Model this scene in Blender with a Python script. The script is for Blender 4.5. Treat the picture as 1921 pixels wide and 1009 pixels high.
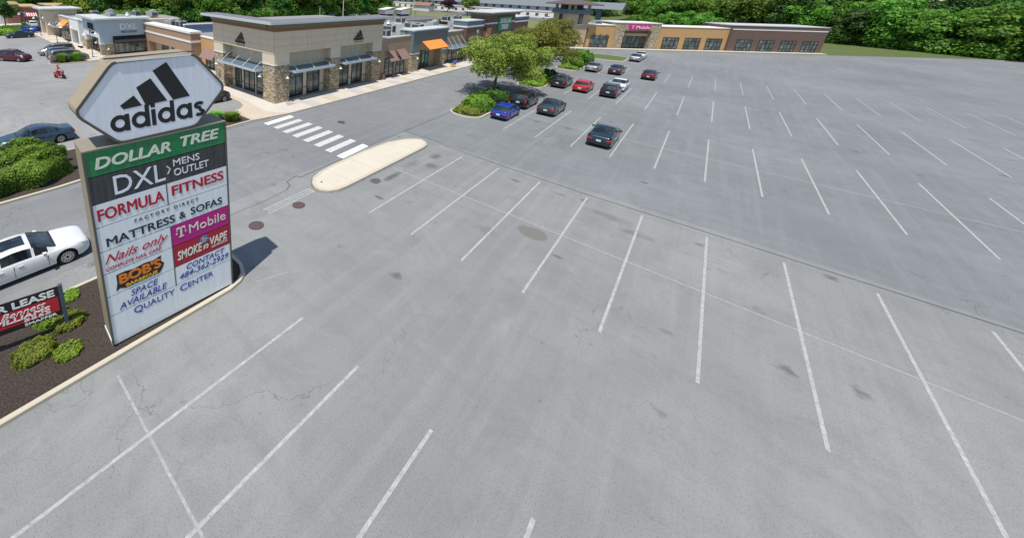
import bpy, math, random
import numpy as np
from mathutils import Vector, Matrix
R = math.radians
S = bpy.context.scene
for o in list(bpy.data.objects): bpy.data.objects.remove(o)
COL = S.collection

# ---------------------------------------------------------------- camera, sky, sun, exposure
cd = bpy.data.cameras.new('camera'); cam = bpy.data.objects.new('camera', cd); COL.objects.link(cam)
cr = Vector((0.71243287, 0.70101516, 0.03189284)); cu = Vector((-0.22896741, 0.18925516, 0.95485936)); cf = Vector((-0.663335, 0.68757562, -0.29534123))
mw = Matrix(((cr.x, cu.x, -cf.x, 0), (cr.y, cu.y, -cf.y, 0), (cr.z, cu.z, -cf.z, 12.073), (0, 0, 0, 1)))
cam.matrix_world = mw
cd.sensor_fit = 'HORIZONTAL'; cd.sensor_width = 36.0; cd.lens = 36.0 * 730.79 / 1921
cd.shift_x = (960.5 - 609.293) / 1921; cd.shift_y = (200.859 - 504.5) / 1921
cd.clip_start = 0.1; cd.clip_end = 6000
S.camera = cam
W = bpy.data.worlds.new('World'); S.world = W; W.use_nodes = True
wn = W.node_tree.nodes; wl = W.node_tree.links
for n in list(wn): wn.remove(n)
sky = wn.new('ShaderNodeTexSky'); sky.sky_type = 'NISHITA'; sky.sun_disc = False
sky.sun_elevation = R(69); sky.sun_rotation = R(167); sky.air_density = 1.0; sky.dust_density = 0.6; sky.ozone_density = 1.2
bg = wn.new('ShaderNodeBackground'); bg.inputs[1].default_value = 0.115
wo = wn.new('ShaderNodeOutputWorld'); wl.new(sky.outputs[0], bg.inputs[0]); wl.new(bg.outputs[0], wo.inputs[0])
sd = bpy.data.lights.new('sun', 'SUN'); sd.energy = 4.3; sd.angle = R(0.53); sd.color = (1.0, 0.955, 0.90)
sun = bpy.data.objects.new('sun', sd); COL.objects.link(sun)
sun.rotation_euler = Vector((0.085, -0.35, 1.0)).to_track_quat('Z', 'Y').to_euler()
S.view_settings.view_transform = 'Standard'; S.view_settings.look = 'None'; S.view_settings.exposure = 0.10; S.view_settings.gamma = 1.0
S.view_settings.use_curve_mapping = False
S.cycles.max_bounces = 6; S.cycles.transparent_max_bounces = 8

# ---------------------------------------------------------------- materials
MATS = {}
def srgb(h):
    c = [int(h[i:i+2], 16) / 255 for i in (0, 2, 4)]
    return tuple(x / 12.92 if x <= .04045 else ((x + .055) / 1.055) ** 2.4 for x in c)
class NT:
    def __init__(s, name):
        s.m = bpy.data.materials.new(name); s.m.use_nodes = True; s.n = s.m.node_tree.nodes; s.l = s.m.node_tree.links
        s.p = s.n['Principled BSDF']; s.tc = s.n.new('ShaderNodeTexCoord')
    def N(s, t, **k):
        n = s.n.new(t)
        for a, b in k.items():
            if a in n.inputs: n.inputs[a].default_value = b
            else: setattr(n, a, b)
        return n
    def coord(s, sc=(1, 1, 1), src='Object'):
        mp = s.N('ShaderNodeMapping'); mp.inputs['Scale'].default_value = sc; s.l.new(s.tc.outputs[src], mp.inputs[0]); return mp.outputs[0]
    def noise(s, scale, detail=4, rough=.55, vec=None, dist=0.0):
        n = s.N('ShaderNodeTexNoise'); n.inputs['Scale'].default_value = scale; n.inputs['Detail'].default_value = detail; n.inputs['Roughness'].default_value = rough; n.inputs['Distortion'].default_value = dist
        s.l.new(vec if vec else s.tc.outputs['Object'], n.inputs['Vector']); return n.outputs['Fac']
    def ramp(s, fac, a, b, ca=(0, 0, 0), cb=(1, 1, 1)):
        r = s.N('ShaderNodeValToRGB'); e = r.color_ramp.elements; e[0].position = a; e[1].position = b
        e[0].color = (*ca, 1); e[1].color = (*cb, 1); s.l.new(fac, r.inputs[0]); return r.outputs[0]
    def mix(s, a, b, fac, mode='MIX'):
        n = s.N('ShaderNodeMix', data_type='RGBA', blend_type=mode)
        for sock, v in ((n.inputs[0], fac), (n.inputs[6], a), (n.inputs[7], b)):
            if isinstance(v, (int, float)): sock.default_value = v
            elif isinstance(v, tuple): sock.default_value = (*v[:3], 1)
            else: s.l.new(v, sock)
        return n.outputs[2]
    def math(s, op, a, b=0.0):
        n = s.N('ShaderNodeMath', operation=op)
        for i, v in enumerate((a, b)):
            if isinstance(v, (int, float)): n.inputs[i].default_value = v
            else: s.l.new(v, n.inputs[i])
        return n.outputs[0]
    def bump(s, h, st=.3, d=.02):
        b = s.N('ShaderNodeBump'); b.inputs['Strength'].default_value = st; b.inputs['Distance'].default_value = d; s.l.new(h, b.inputs['Height']); s.l.new(b.outputs[0], s.p.inputs['Normal'])
    def col(s, c):
        if isinstance(c, tuple): s.p.inputs['Base Color'].default_value = (*c, 1)
        else: s.l.new(c, s.p.inputs['Base Color'])
    def set(s, **k):
        for a, b in k.items(): s.p.inputs[a.replace('_', ' ')].default_value = b
        return s.m
def plain(name, c, rough=.6, var=.12, sc=3.0, metal=0.0, bump=0.0, spec=.5, coat=0.0, bsc=60):
    if name in MATS: return MATS[name]
    t = NT(name); c = srgb(c) if isinstance(c, str) else c
    if var:
        f = t.noise(sc, 5, .6); t.col(t.mix(tuple(x * (1 - var) for x in c), tuple(min(1, x * (1 + var)) for x in c), f))
    else: t.col(c)
    if bump: t.bump(t.noise(bsc, 3), bump, .01)
    t.set(Roughness=rough, Metallic=metal); t.p.inputs['Specular IOR Level'].default_value = spec; t.p.inputs['Coat Weight'].default_value = coat
    MATS[name] = t.m; return t.m
def brick(name, c1, c2, mortar, w=.21, h=.075, rot=False):
    t = NT(name); geo = t.N('ShaderNodeSeparateXYZ'); t.l.new(t.tc.outputs['Object'], geo.inputs[0])
    a = t.math('ADD', geo.outputs[0], geo.outputs[1]); cmb = t.N('ShaderNodeCombineXYZ'); t.l.new(a, cmb.inputs[0]); t.l.new(geo.outputs[2], cmb.inputs[1])
    b = t.N('ShaderNodeTexBrick'); b.inputs['Scale'].default_value = 1; b.inputs['Brick Width'].default_value = w; b.inputs['Row Height'].default_value = h
    b.inputs['Mortar Size'].default_value = .008; b.inputs['Color1'].default_value = (*c1, 1); b.inputs['Color2'].default_value = (*c2, 1); b.inputs['Mortar'].default_value = (*mortar, 1)
    t.l.new(cmb.outputs[0], b.inputs['Vector'])
    t.col(t.mix(b.outputs[0], (.5, .5, .5), t.math('MULTIPLY', t.noise(.7, 4), .25), 'OVERLAY')); t.bump(b.outputs['Fac'], -.4, .01); return t.set(Roughness=.85)
def stone(name):
    t = NT(name); geo = t.N('ShaderNodeSeparateXYZ'); t.l.new(t.tc.outputs['Object'], geo.inputs[0])
    v = t.coord((1, 1, 2.3)); vo = t.N('ShaderNodeTexVoronoi'); vo.inputs['Scale'].default_value = 4.2; t.l.new(v, vo.inputs['Vector'])
    ve = t.N('ShaderNodeTexVoronoi', feature='DISTANCE_TO_EDGE'); ve.inputs['Scale'].default_value = 4.2; t.l.new(v, ve.inputs['Vector'])
    sp = t.N('ShaderNodeSeparateColor'); t.l.new(vo.outputs['Color'], sp.inputs[0])
    r = t.N('ShaderNodeValToRGB'); r.color_ramp.interpolation = 'CONSTANT'; e = r.color_ramp.elements
    cols = [(.32, .24, .14), (.62, .50, .32), (.74, .63, .44), (.46, .36, .23), (.80, .72, .56), (.56, .41, .24)]
    e[0].color = (*cols[0], 1); e[1].position = .17; e[1].color = (*cols[1], 1)
    for i in range(2, 6):
        q = e.new(i / 6); q.color = (*cols[i], 1)
    t.l.new(sp.outputs[0], r.inputs[0]); m = t.ramp(ve.outputs[0], .02, .07)
    t.col(t.mix((.17, .14, .11), r.outputs[0], m)); t.bump(t.ramp(ve.outputs[0], 0, .18), 1.0, .06); return t.set(Roughness=.9)
def asphalt(name, base, tint=1.0, stains=None, crack=1.0):
    t = NT(name); c = base
    big = t.noise(.06, 4, .6); mid = t.noise(.55, 6, .65, dist=.6); fine = t.noise(22, 3, .7); fi2 = t.noise(70, 2, .7)
    k = t.mix(tuple(x * .80 for x in c), tuple(x * 1.16 for x in c), t.ramp(big, .3, .7))
    k = t.mix(k, tuple(x * .78 for x in c), t.math('MULTIPLY', t.ramp(mid, .45, .75), .75))
    st = t.noise(.5, 5, .6, vec=t.coord((3.2, .14, 1))); k = t.mix(k, tuple(x * 1.22 for x in c), t.math('MULTIPLY', t.ramp(st, .48, .72), .45))
    st2 = t.noise(.6, 5, .6, vec=t.coord((.12, 2.6, 1))); k = t.mix(k, tuple(x * .8 for x in c), t.math('MULTIPLY', t.ramp(st2, .52, .72), .4))
    k = t.mix(k, tuple(x * .45 for x in c), t.math('MULTIPLY', t.ramp(fine, .52, .70), .7))
    k = t.mix(k, tuple(min(1, x * 1.8) for x in c), t.math('MULTIPLY', t.ramp(fi2, .6, .8), .5))
    k = t.mix(k, tuple(x * .70 for x in c), t.math('MULTIPLY', t.ramp(t.noise(1.7, 6, .75, dist=1.2), .56, .74), .5))
    k = t.mix(k, tuple(min(1, x * 1.25) for x in c), t.math('MULTIPLY', t.ramp(t.noise(.23, 5, .7, dist=.8), .55, .75), .55))
    for vs_, th_, rad_, amt_ in ((.42, .50, .13, .75), (1.3, .72, .10, .6)):
        dn = t.N('ShaderNodeVectorMath', operation='ADD'); n3 = t.N('ShaderNodeTexNoise'); n3.inputs['Scale'].default_value = 3.0; n3.inputs['Detail'].default_value = 4; t.l.new(t.tc.outputs['Object'], n3.inputs['Vector'])
        s3 = t.N('ShaderNodeVectorMath', operation='SCALE'); s3.inputs['Scale'].default_value = .55; t.l.new(n3.outputs['Color'], s3.inputs[0]); t.l.new(t.tc.outputs['Object'], dn.inputs[0]); t.l.new(s3.outputs[0], dn.inputs[1])
        vo = t.N('ShaderNodeTexVoronoi'); vo.inputs['Scale'].default_value = vs_; t.l.new(dn.outputs[0], vo.inputs['Vector']); sc_ = t.N('ShaderNodeSeparateColor'); t.l.new(vo.outputs['Color'], sc_.inputs[0])
        spot = t.math('MULTIPLY', t.math('SUBTRACT', 1.0, t.ramp(vo.outputs['Distance'], rad_ * .35, rad_)), t.ramp(sc_.outputs[0], th_, th_ + .15))
        k = t.mix(k, tuple(x * .42 for x in c), t.math('MULTIPLY', spot, amt_))
    # cracks
    dv = t.N('ShaderNodeVectorMath', operation='ADD'); nn = t.N('ShaderNodeTexNoise'); nn.inputs['Scale'].default_value = .9; nn.inputs['Detail'].default_value = 6
    t.l.new(t.tc.outputs['Object'], nn.inputs['Vector']); sc = t.N('ShaderNodeVectorMath', operation='SCALE'); sc.inputs['Scale'].default_value = 2.2
    t.l.new(nn.outputs['Color'], sc.inputs[0]); t.l.new(t.tc.outputs['Object'], dv.inputs[0]); t.l.new(sc.outputs[0], dv.inputs[1])
    for scl, wd, lo, hi, amt in ((.16, .0022, .48, .6, .55), (.55, .005, .58, .68, .4)):
        ve = t.N('ShaderNodeTexVoronoi', feature='DISTANCE_TO_EDGE'); ve.inputs['Scale'].default_value = scl; t.l.new(dv.outputs[0], ve.inputs['Vector'])
        line = t.math('SUBTRACT', 1.0, t.ramp(ve.outputs[0], wd * .4, wd * 1.6)); msk = t.ramp(t.noise(.11, 3, .5, vec=t.coord((1, 1, scl * 50))), lo, hi)
        k = t.mix(k, tuple(x * .30 for x in c), t.math('MULTIPLY', t.math('MULTIPLY', line, msk), amt * crack))
    if stains:
        geo = t.N('ShaderNodeSeparateXYZ'); wob = t.noise(2.2, 5, .65); fz = t.noise(9, 4, .7)
        t.l.new(t.tc.outputs['Object'], geo.inputs[0])
        for x, y, rx, ry, col, amt, soft in stains:
            dx = t.math('DIVIDE', t.math('SUBTRACT', geo.outputs[0], x), rx); dy = t.math('DIVIDE', t.math('SUBTRACT', geo.outputs[1], y), ry)
            d = t.math('SQRT', t.math('ADD', t.math('MULTIPLY', dx, dx), t.math('MULTIPLY', dy, dy)))
            d = t.math('ADD', d, t.math('MULTIPLY', t.math('SUBTRACT', wob, .5), 1.6 if soft > .3 else .7))
            f = t.math('SUBTRACT', 1.0, t.ramp(d, max(0, 1 - soft), 1 + .06))
            k = t.mix(k, col, t.math('MULTIPLY', t.math('MULTIPLY', f, amt), t.ramp(fz, .1, .6, (.5, .5, .5))))
    t.col(k); t.bump(t.math('ADD', fine, mid), .35, .015); t.p.inputs['Specular IOR Level'].default_value = .3; return t.set(Roughness=.88)
def paint_mat(name, c, wear=.45):
    t = NT(name); n = t.noise(6, 6, .7); n2 = t.noise(40, 3, .7); f = t.math('ADD', t.math('MULTIPLY', n, .6), t.math('MULTIPLY', n2, .4))
    t.col(t.mix((.24, .25, .25), c, t.ramp(f, wear - .12, wear + .10))); t.set(Roughness=.8); return t.m
def leaf_mat(name, c1, c2, c3=None):
    t = NT(name); g = t.N('ShaderNodeNewGeometry'); oi = t.N('ShaderNodeObjectInfo')
    k = t.mix(c1, c2, g.outputs['Random Per Island'])
    k = t.mix(k, c3 or c1, t.math('MULTIPLY', t.ramp(t.noise(.55, 3), .4, .65), .65))
    hs = t.N('ShaderNodeHueSaturation'); t.l.new(k, hs.inputs['Color']); t.l.new(t.math('ADD', t.math('MULTIPLY', oi.outputs['Random'], .05), .475), hs.inputs['Hue'])
    t.l.new(t.math('ADD', t.math('MULTIPLY', oi.outputs['Random'], .7), .78), hs.inputs['Value'])
    t.col(hs.outputs[0]); t.set(Roughness=.62)
    tr = t.N('ShaderNodeBsdfTranslucent'); t.l.new(hs.outputs[0], tr.inputs[0]); mx = t.N('ShaderNodeMixShader'); mx.inputs[0].default_value = .38
    out = t.n['Material Output']; t.l.new(t.p.outputs[0], mx.inputs[1]); t.l.new(tr.outputs[0], mx.inputs[2]); t.l.new(mx.outputs[0], out.inputs[0]); return t.m
def carpaint(name, c, metal=.5, rough=.28):
    if name in MATS: return MATS[name]
    t = NT(name); c = srgb(c) if isinstance(c, str) else c
    t.col(t.mix(c, tuple(x * .85 + .01 for x in c), t.noise(1.5, 4))); t.set(Roughness=rough, Metallic=metal)
    t.p.inputs['Coat Weight'].default_value = .8; t.p.inputs['Coat Roughness'].default_value = .06; MATS[name] = t.m; return t.m

ST_D = (.075, .075, .078); ST_B = (.165, .16, .14)
STAINS = [(-4.3, 20.56, .75, .62, ST_B, .95, .10), (-6.1, 19.0, .62, .5, ST_B, .6, .55), (-12.02, 17.45, .36, .17, ST_D, .7, .3), (-13.45, 19.0, .42, .5, ST_D, .95, .4),
          (-13.1, 20.3, .3, 1.2, ST_D, .8, .6), (-13.3, 23.0, .35, 1.2, ST_B, .8, .6), (-12.1, 23.8, .6, .6, ST_D, .65, .7), (-12.8, 25.6, .5, .8, ST_D, .7, .7), (-6.4, 23.6, .6, .5, (.2, .19, .14), .5, .8),
          (-7.1, 26.1, .5, .25, ST_D, .5, .6), (-1.8, 25.6, 1.6, .5, (.11, .11, .115), .55, .8), (-.4, 24.6, 1.0, .35, (.11, .11, .115), .5, .8), (-2.8, 19.4, .35, .16, ST_D, .6, .5), (-10.3, 40.9, .5, .35, ST_D, .6, .7),
          (-7.6, 41.0, .5, .4, ST_D, .6, .7), (-6.1, 45.6, .35, .25, ST_D, .7, .5), (-5.1, 46.8, .4, .25, ST_D, .6, .6), (-4.5, 26.3, .4, .2, ST_D, .4, .6)]
m_lot = asphalt('lot_asphalt', (.248, .256, .247), stains=STAINS)
m_lane = asphalt('lane_asphalt', (.215, .224, .226), crack=1.3)
m_lot_far = asphalt('upper_lot_asphalt', (.212, .224, .226), stains=STAINS[13:18])
m_lot_left = asphalt('store_lot_asphalt', (.275, .278, .27), crack=1.2)
m_rear = asphalt('rear_asphalt', (.15, .155, .16))
m_tar = plain('crack_sealer', (.05, .052, .056), .7)
m_line = paint_mat('faded_line_paint', (.46, .47, .44), .49); m_line2 = paint_mat('very_faded_line_paint', (.42, .43, .42), .52)
m_white_line = paint_mat('fresh_white_paint', (.86, .86, .84), .22); m_cross_old = paint_mat('worn_crosswalk_paint', (.60, .60, .56), .43)
def concrete(name, c):
    t = NT(name); a = t.noise(.5, 5, .6); b = t.noise(14, 4, .7)
    k = t.mix(tuple(x * .82 for x in c), tuple(min(1, x * 1.1) for x in c), a); k = t.mix(k, tuple(x * .7 for x in c), t.math('MULTIPLY', t.ramp(b, .5, .75), .4))
    t.col(k); t.bump(b, .2, .01); return t.set(Roughness=.85)
m_conc = concrete('pale_concrete', (.60, .555, .48)); m_conc2 = concrete('greyer_concrete', (.50, .475, .43)); m_kerb = concrete('kerb_concrete', (.56, .50, .38)); m_apron = concrete('beige_concrete', (.55, .47, .36))
m_grass = NT('grass_ground'); _g = m_grass.noise(.12, 5); _h = m_grass.noise(7, 4, .7)
m_grass.col(m_grass.mix(m_grass.mix((.065, .105, .022), (.15, .17, .045), _g), (.05, .09, .02), m_grass.math('MULTIPLY', _h, .6))); m_grass = m_grass.set(Roughness=.95)
def grime(m, amt=.35):
    n = m.node_tree.nodes; l = m.node_tree.links; p = n['Principled BSDF']; tc = n.new('ShaderNodeTexCoord'); mp = n.new('ShaderNodeMapping'); mp.inputs['Scale'].default_value = (7, 7, .45); l.new(tc.outputs['Object'], mp.inputs[0])
    no = n.new('ShaderNodeTexNoise'); no.inputs['Scale'].default_value = 1.3; no.inputs['Detail'].default_value = 6; l.new(mp.outputs[0], no.inputs['Vector']); r = n.new('ShaderNodeValToRGB'); r.color_ramp.elements[0].position = .42; r.color_ramp.elements[1].position = .78; l.new(no.outputs[0], r.inputs[0])
    mx = n.new('ShaderNodeMix'); mx.data_type = 'RGBA'; ml = n.new('ShaderNodeMath'); ml.operation = 'MULTIPLY'; ml.inputs[1].default_value = amt; l.new(r.outputs[0], ml.inputs[0]); l.new(ml.outputs[0], mx.inputs[0]); src = p.inputs['Base Color'].links[0].from_socket; l.new(src, mx.inputs[6]); mx.inputs[7].default_value = (.30, .27, .22, 1); l.new(mx.outputs[2], p.inputs['Base Color'])
def mulch():
    t = NT('mulch'); a = t.noise(18, 5, .8); b = t.noise(2, 4)
    k = t.mix((.032, .022, .018), (.16, .12, .09), t.ramp(a, .42, .68)); t.col(t.mix(k, (.07, .055, .04), t.math('MULTIPLY', b, .5))); t.bump(a, 1.0, .08); return t.set(Roughness=.95)
m_mulch = mulch()
m_stone = stone('ledge_stone')
m_stucco = plain('greige_stucco', 'dccab0', .9, .05, 1.5, bump=.15); m_stucco_l = plain('cream_stucco', 'dfcfb4', .9, .05, 1.5, bump=.15); m_joint = plain('dark_joint', (.36, .33, .28), .9)
m_brown = plain('brown_band', '8a6444', .85); m_tan = plain('tan_stucco', 'c39a66', .9, .08, 1.2, bump=.15); m_tan2 = plain('sand_stucco', 'bfa98a', .9, .07, 1.2, bump=.15)
m_cornice = plain('cornice_metal', (.55, .58, .56), .5, .05); m_cornice_d = plain('cornice_olive_band', '6b6a5f', .7); m_caproof = plain('cap_roofing', '74737a', .9, .1, .8)  # the second is the olive grey of the band under the cap
m_tanbrick = brick('tan_brick', (.34, .23, .13), (.40, .28, .17), (.45, .38, .3)); m_redbrick = brick('red_brown_brick', (.29, .17, .095), (.36, .215, .125), (.40, .33, .26)); m_dkbrick = brick('dark_brick', (.12, .065, .05), (.16, .085, .06), (.2, .16, .14))
m_farbrick = brick('far_red_brick', (.26, .095, .07), (.32, .12, .085), (.35, .26, .22))
m_roof = NT('membrane_roof'); _a = m_roof.noise(.15, 5); _b = m_roof.noise(3, 5, .7)
m_roof.col(m_roof.mix(m_roof.mix((.21, .215, .205), (.31, .31, .29), _a), (.17, .175, .17), m_roof.math('MULTIPLY', m_roof.ramp(_b, .5, .75), .5))); m_roof = m_roof.set(Roughness=.9)
m_parapet = plain('parapet_metal', (.62, .62, .58), .5, .05); m_white = plain('white_trim', (.80, .79, .76), .6, .04); m_greytrim = plain('slate_metal', '5f7480', .5, .06); m_greyst = plain('grey_green_stucco', '6f7a78', .85, .06); m_greyst_l = plain('light_sage_stucco', '8f968a', .85, .06)
m_bluesid = NT('blue_siding'); _c = m_bluesid.coord((1, 1, 1)); _w = m_bluesid.N('ShaderNodeTexWave', wave_type='BANDS', bands_direction='Z'); _w.inputs['Scale'].default_value = 2.6; m_bluesid.l.new(_c, _w.inputs[0])
m_bluesid.col(m_bluesid.mix((.35, .44, .52), (.42, .51, .60), _w.outputs['Fac'])); m_bluesid.bump(_w.outputs['Fac'], .5, .02); m_bluesid = m_bluesid.set(Roughness=.6)
m_bluewall = NT('blue_corrugated'); _w = m_bluewall.N('ShaderNodeTexWave', wave_type='BANDS', bands_direction='Y'); _w.inputs['Scale'].default_value = 1.6; m_bluewall.l.new(m_bluewall.tc.outputs['Object'], _w.inputs[0])
m_bluewall.col(m_bluewall.mix((.13, .19, .32), (.22, .29, .45), _w.outputs['Fac'])); m_bluewall = m_bluewall.set(Roughness=.5)
m_dkwin = plain('black_window_frame', (.018, .02, .024), .4, 0); m_awn_brown = plain('brown_awning', '8a7068', .85, .06); m_awn_or = plain('orange_awning', 'f0913f', .8, .05, 6); m_awn_blk = plain('black_awning', (.012, .012, .014), .8, .05)
m_canopy = plain('zinc_canopy', (.15, .225, .29), .4, .06, metal=.3); m_canopy_e = plain('canopy_fascia', (.55, .62, .68), .45, .05, metal=.2); m_steel = plain('brushed_steel', (.6, .6, .6), .4, .05, metal=.6)
m_galv = plain('galvanised_unit', (.50, .52, .52), .5, .1, metal=.4); m_unitdark = plain('unit_grille', (.07, .075, .085), .7); m_offwhite = plain('off_white', (.72, .70, .66), .7, .05)
m_black = plain('black_vinyl', (.012, .014, .016), .5, 0); m_rubber = plain('rubber', (.015, .015, .016), .9, 0); m_red_vinyl = plain('red_vinyl', (.50, .018, .035), .5, .03); m_navy_vinyl = plain('navy_vinyl', (.012, .03, .19), .5, 0)
def glass(name, c, rough=.04):
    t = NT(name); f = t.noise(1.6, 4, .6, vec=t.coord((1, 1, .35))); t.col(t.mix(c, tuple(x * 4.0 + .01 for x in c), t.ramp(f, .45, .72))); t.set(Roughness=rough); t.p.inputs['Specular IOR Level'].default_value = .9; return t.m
m_glass = glass('shop_glass', (.060, .075, .066)); m_carglass = glass('car_glass', (.010, .014, .016), .03); m_farglass = glass('far_glass', (.05, .06, .07), .2)  # shop glass colour lightened to stand for a sunlit interior and reflections

# ---------------------------------------------------------------- helpers
class MB:
    def __init__(s, fr=(0, 0, 0), z0=0): s.v = []; s.f = []; s.mi = []; s.fr = fr; s.ca = math.cos(R(fr[2])); s.sa = math.sin(R(fr[2])); s.cur = 0
    def P(s, x, y, z): return (s.fr[0] + x * s.ca - y * s.sa, s.fr[1] + x * s.sa + y * s.ca, z)
    def add(s, vs, fs):
        b = len(s.v); s.v += [s.P(*p) for p in vs]; s.f += [tuple(b + i for i in f) for f in fs]; s.mi += [s.cur] * len(fs); return s
    def box(s, x0, x1, y0, y1, z0, z1):
        return s.add([(x0, y0, z0), (x1, y0, z0), (x1, y1, z0), (x0, y1, z0), (x0, y0, z1), (x1, y0, z1), (x1, y1, z1), (x0, y1, z1)], [(3, 2, 1, 0), (4, 5, 6, 7), (0, 1, 5, 4), (1, 2, 6, 5), (2, 3, 7, 6), (3, 0, 4, 7)])
    def prism(s, poly, z0, z1):   # poly CCW in xy
        n = len(poly); a = sum(poly[i][0] * poly[(i + 1) % n][1] - poly[(i + 1) % n][0] * poly[i][1] for i in range(n))
        if a < 0: poly = poly[::-1]
        return s.add([(x, y, z0) for x, y in poly] + [(x, y, z1) for x, y in poly], [tuple(range(n))[::-1], tuple(range(n, 2 * n))] + [(i, (i + 1) % n, n + (i + 1) % n, n + i) for i in range(n)])
    def wall(s, poly, y0, y1):    # poly in xz (CCW seen from -y), y0 front (smaller) y1 back
        n = len(poly); a = sum(poly[i][0] * poly[(i + 1) % n][1] - poly[(i + 1) % n][0] * poly[i][1] for i in range(n))
        if a < 0: poly = poly[::-1]
        return s.add([(x, y0, z) for x, z in poly] + [(x, y1, z) for x, z in poly], [tuple(range(n)), tuple(range(n, 2 * n))[::-1]] + [((i + 1) % n, i, n + i, n + (i + 1) % n) for i in range(n)])
    def side(s, poly, x0, x1):    # poly in yz extruded along x
        n = len(poly); a = sum(poly[i][0] * poly[(i + 1) % n][1] - poly[(i + 1) % n][0] * poly[i][1] for i in range(n))
        if a < 0: poly = poly[::-1]
        return s.add([(x0, y, z) for y, z in poly] + [(x1, y, z) for y, z in poly], [tuple(range(n))[::-1], tuple(range(n, 2 * n))] + [(i, (i + 1) % n, n + (i + 1) % n, n + i) for i in range(n)])
    def tube(s, pts, r, n=6, r2=None):
        rings = []
        pts = [Vector(p) for p in pts]; vs = []; fs = []
        for i, p in enumerate(pts):
            d = (pts[min(i + 1, len(pts) - 1)] - pts[max(i - 1, 0)]).normalized(); u = d.orthogonal().normalized() if i == 0 else (pu - d * pu.dot(d)).normalized(); pu = u; w = d.cross(u)
            rr = r if r2 is None else r + (r2 - r) * i / (len(pts) - 1)
            for k in range(n): a = 2 * math.pi * k / n; vs.append(tuple(p + u * math.cos(a) * rr + w * math.sin(a) * rr))
        for i in range(len(pts) - 1):
            for k in range(n): fs.append((i * n + k, i * n + (k + 1) % n, (i + 1) * n + (k + 1) % n, (i + 1) * n + k))
        fs.append(tuple(range(n))[::-1]); fs.append(tuple(range((len(pts) - 1) * n, len(pts) * n))); return s.add(vs, fs)
    def cyl(s, c, r, h, n=16, r2=None): return s.tube([c, (c[0], c[1], c[2] + h)], r, n, r2)
    def build(s, name, mats, parent=None, smooth=False, label=None, at=None):
        me = bpy.data.meshes.new(name); o = bpy.data.objects.new(name, me); COL.objects.link(o)
        off = (0, 0, 0)
        if parent is not None:
            o.parent = parent; q = parent; off = [0, 0, 0]
            while q is not None: off = [off[i] + q.location[i] for i in range(3)]; q = q.parent
        elif at: off = at; o.location = at
        me.from_pydata([(x - off[0], y - off[1], z - off[2]) for x, y, z in s.v], [], s.f)
        mats = mats if isinstance(mats, (list, tuple)) else [mats]
        for m in mats: me.materials.append(m)
        if len(mats) > 1: me.polygons.foreach_set('material_index', s.mi)
        if smooth: me.polygons.foreach_set('use_smooth', [True] * len(me.polygons))
        me.update()
        if label: o['label'] = label
        return o
def thing(name, label, cat, loc, rz=0, group=None):
    o = bpy.data.objects.new(name, None); o.empty_display_size = .3; COL.objects.link(o); o.location = loc; o.rotation_euler = (0, 0, R(rz)); o['label'] = label; o['category'] = cat
    if group: o['group'] = group
    return o
def tag(o, label, cat, group=None):
    o['label'] = label; o['category'] = cat
    if group: o['group'] = group
    return o
def struct(o): o['kind'] = 'structure'; return o
def copy_tree(o, parent=None):
    c = o.copy(); COL.objects.link(c); c.parent = parent
    for ch in list(o.children): copy_tree(ch, c)
    return c
def relabel(o, label, loc, rz=None, sc=None):
    o['label'] = label; o.location = loc
    if rz is not None: o.rotation_euler = (0, 0, R(rz))
    if sc: o.scale = (sc, sc, sc) if isinstance(sc, (int, float)) else sc
    return o
def text(s, fr, x0, x1, z0, z1, y, mat, parent, name='lettering', bold=0.0, shear=0.0, depth=.012, space=1.0, keep=False, rise=0.0):
    cu_ = bpy.data.curves.new('t', 'FONT'); cu_.body = s; cu_.size = 1; cu_.offset = 0; cu_.space_character = space; cu_.resolution_u = 3
    ob = bpy.data.objects.new('t', cu_); COL.objects.link(ob); bpy.context.view_layer.update()
    me = ob.to_mesh(); vs = [tuple(v.co) for v in me.vertices]; fs = [tuple(p.vertices) for p in me.polygons]; ob.to_mesh_clear(); bpy.data.objects.remove(ob)
    vs = [(x + shear * yy, yy) for x, yy, _ in vs]
    sh = bold * .9 if bold > .015 else 0
    if sh:
        n0 = len(vs); base_v, base_f = vs, fs; vs, fs, dd = [], [], []
        for i, (dx, dy) in enumerate(((-sh, 0), (sh, 0), (0, sh * .6), (0, -sh * .6))):
            vs += [(x + dx, yy + dy) for x, yy in base_v]; fs += [tuple(n0 * i + k for k in f) for f in base_f]; dd += [i * .0007] * n0
    else: dd = [0.0] * len(vs)
    ax = min(v[0] for v in vs); bx = max(v[0] for v in vs); ay = min(v[1] for v in vs); by = max(v[1] for v in vs)
    q = MB(fr); n = len(vs); co = [((x - ax) / (bx - ax) * (x1 - x0) + x0, (yy - ay) / (by - ay) * (z1 - z0) + z0) for x, yy in vs]
    co = [(a, b + rise * (a - x0)) for a, b in co]
    ec = {}
    for f in fs:
        for i in range(len(f)):
            e = (f[i], f[(i + 1) % len(f)]); k = (min(e), max(e)); ec[k] = None if k in ec else e
    sidef = [(e[1], e[0], n + e[0], n + e[1]) for e in ec.values() if e]
    q.add([(a, y - depth - e, b) for (a, b), e in zip(co, dd)] + [(a, y, b) for a, b in co], fs + sidef)
    return q.build(name, mat, parent)
def ring2d(cx, cz, ro, ri, a0=0, a1=360, n=28):
    pts = [];
    return [((cx + ro * math.cos(R(a0 + (a1 - a0) * i / n)), cz + ro * math.sin(R(a0 + (a1 - a0) * i / n))), (cx + ri * math.cos(R(a0 + (a1 - a0) * i / n)), cz + ri * math.sin(R(a0 + (a1 - a0) * i / n)))) for i in range(n + 1)]
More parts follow.
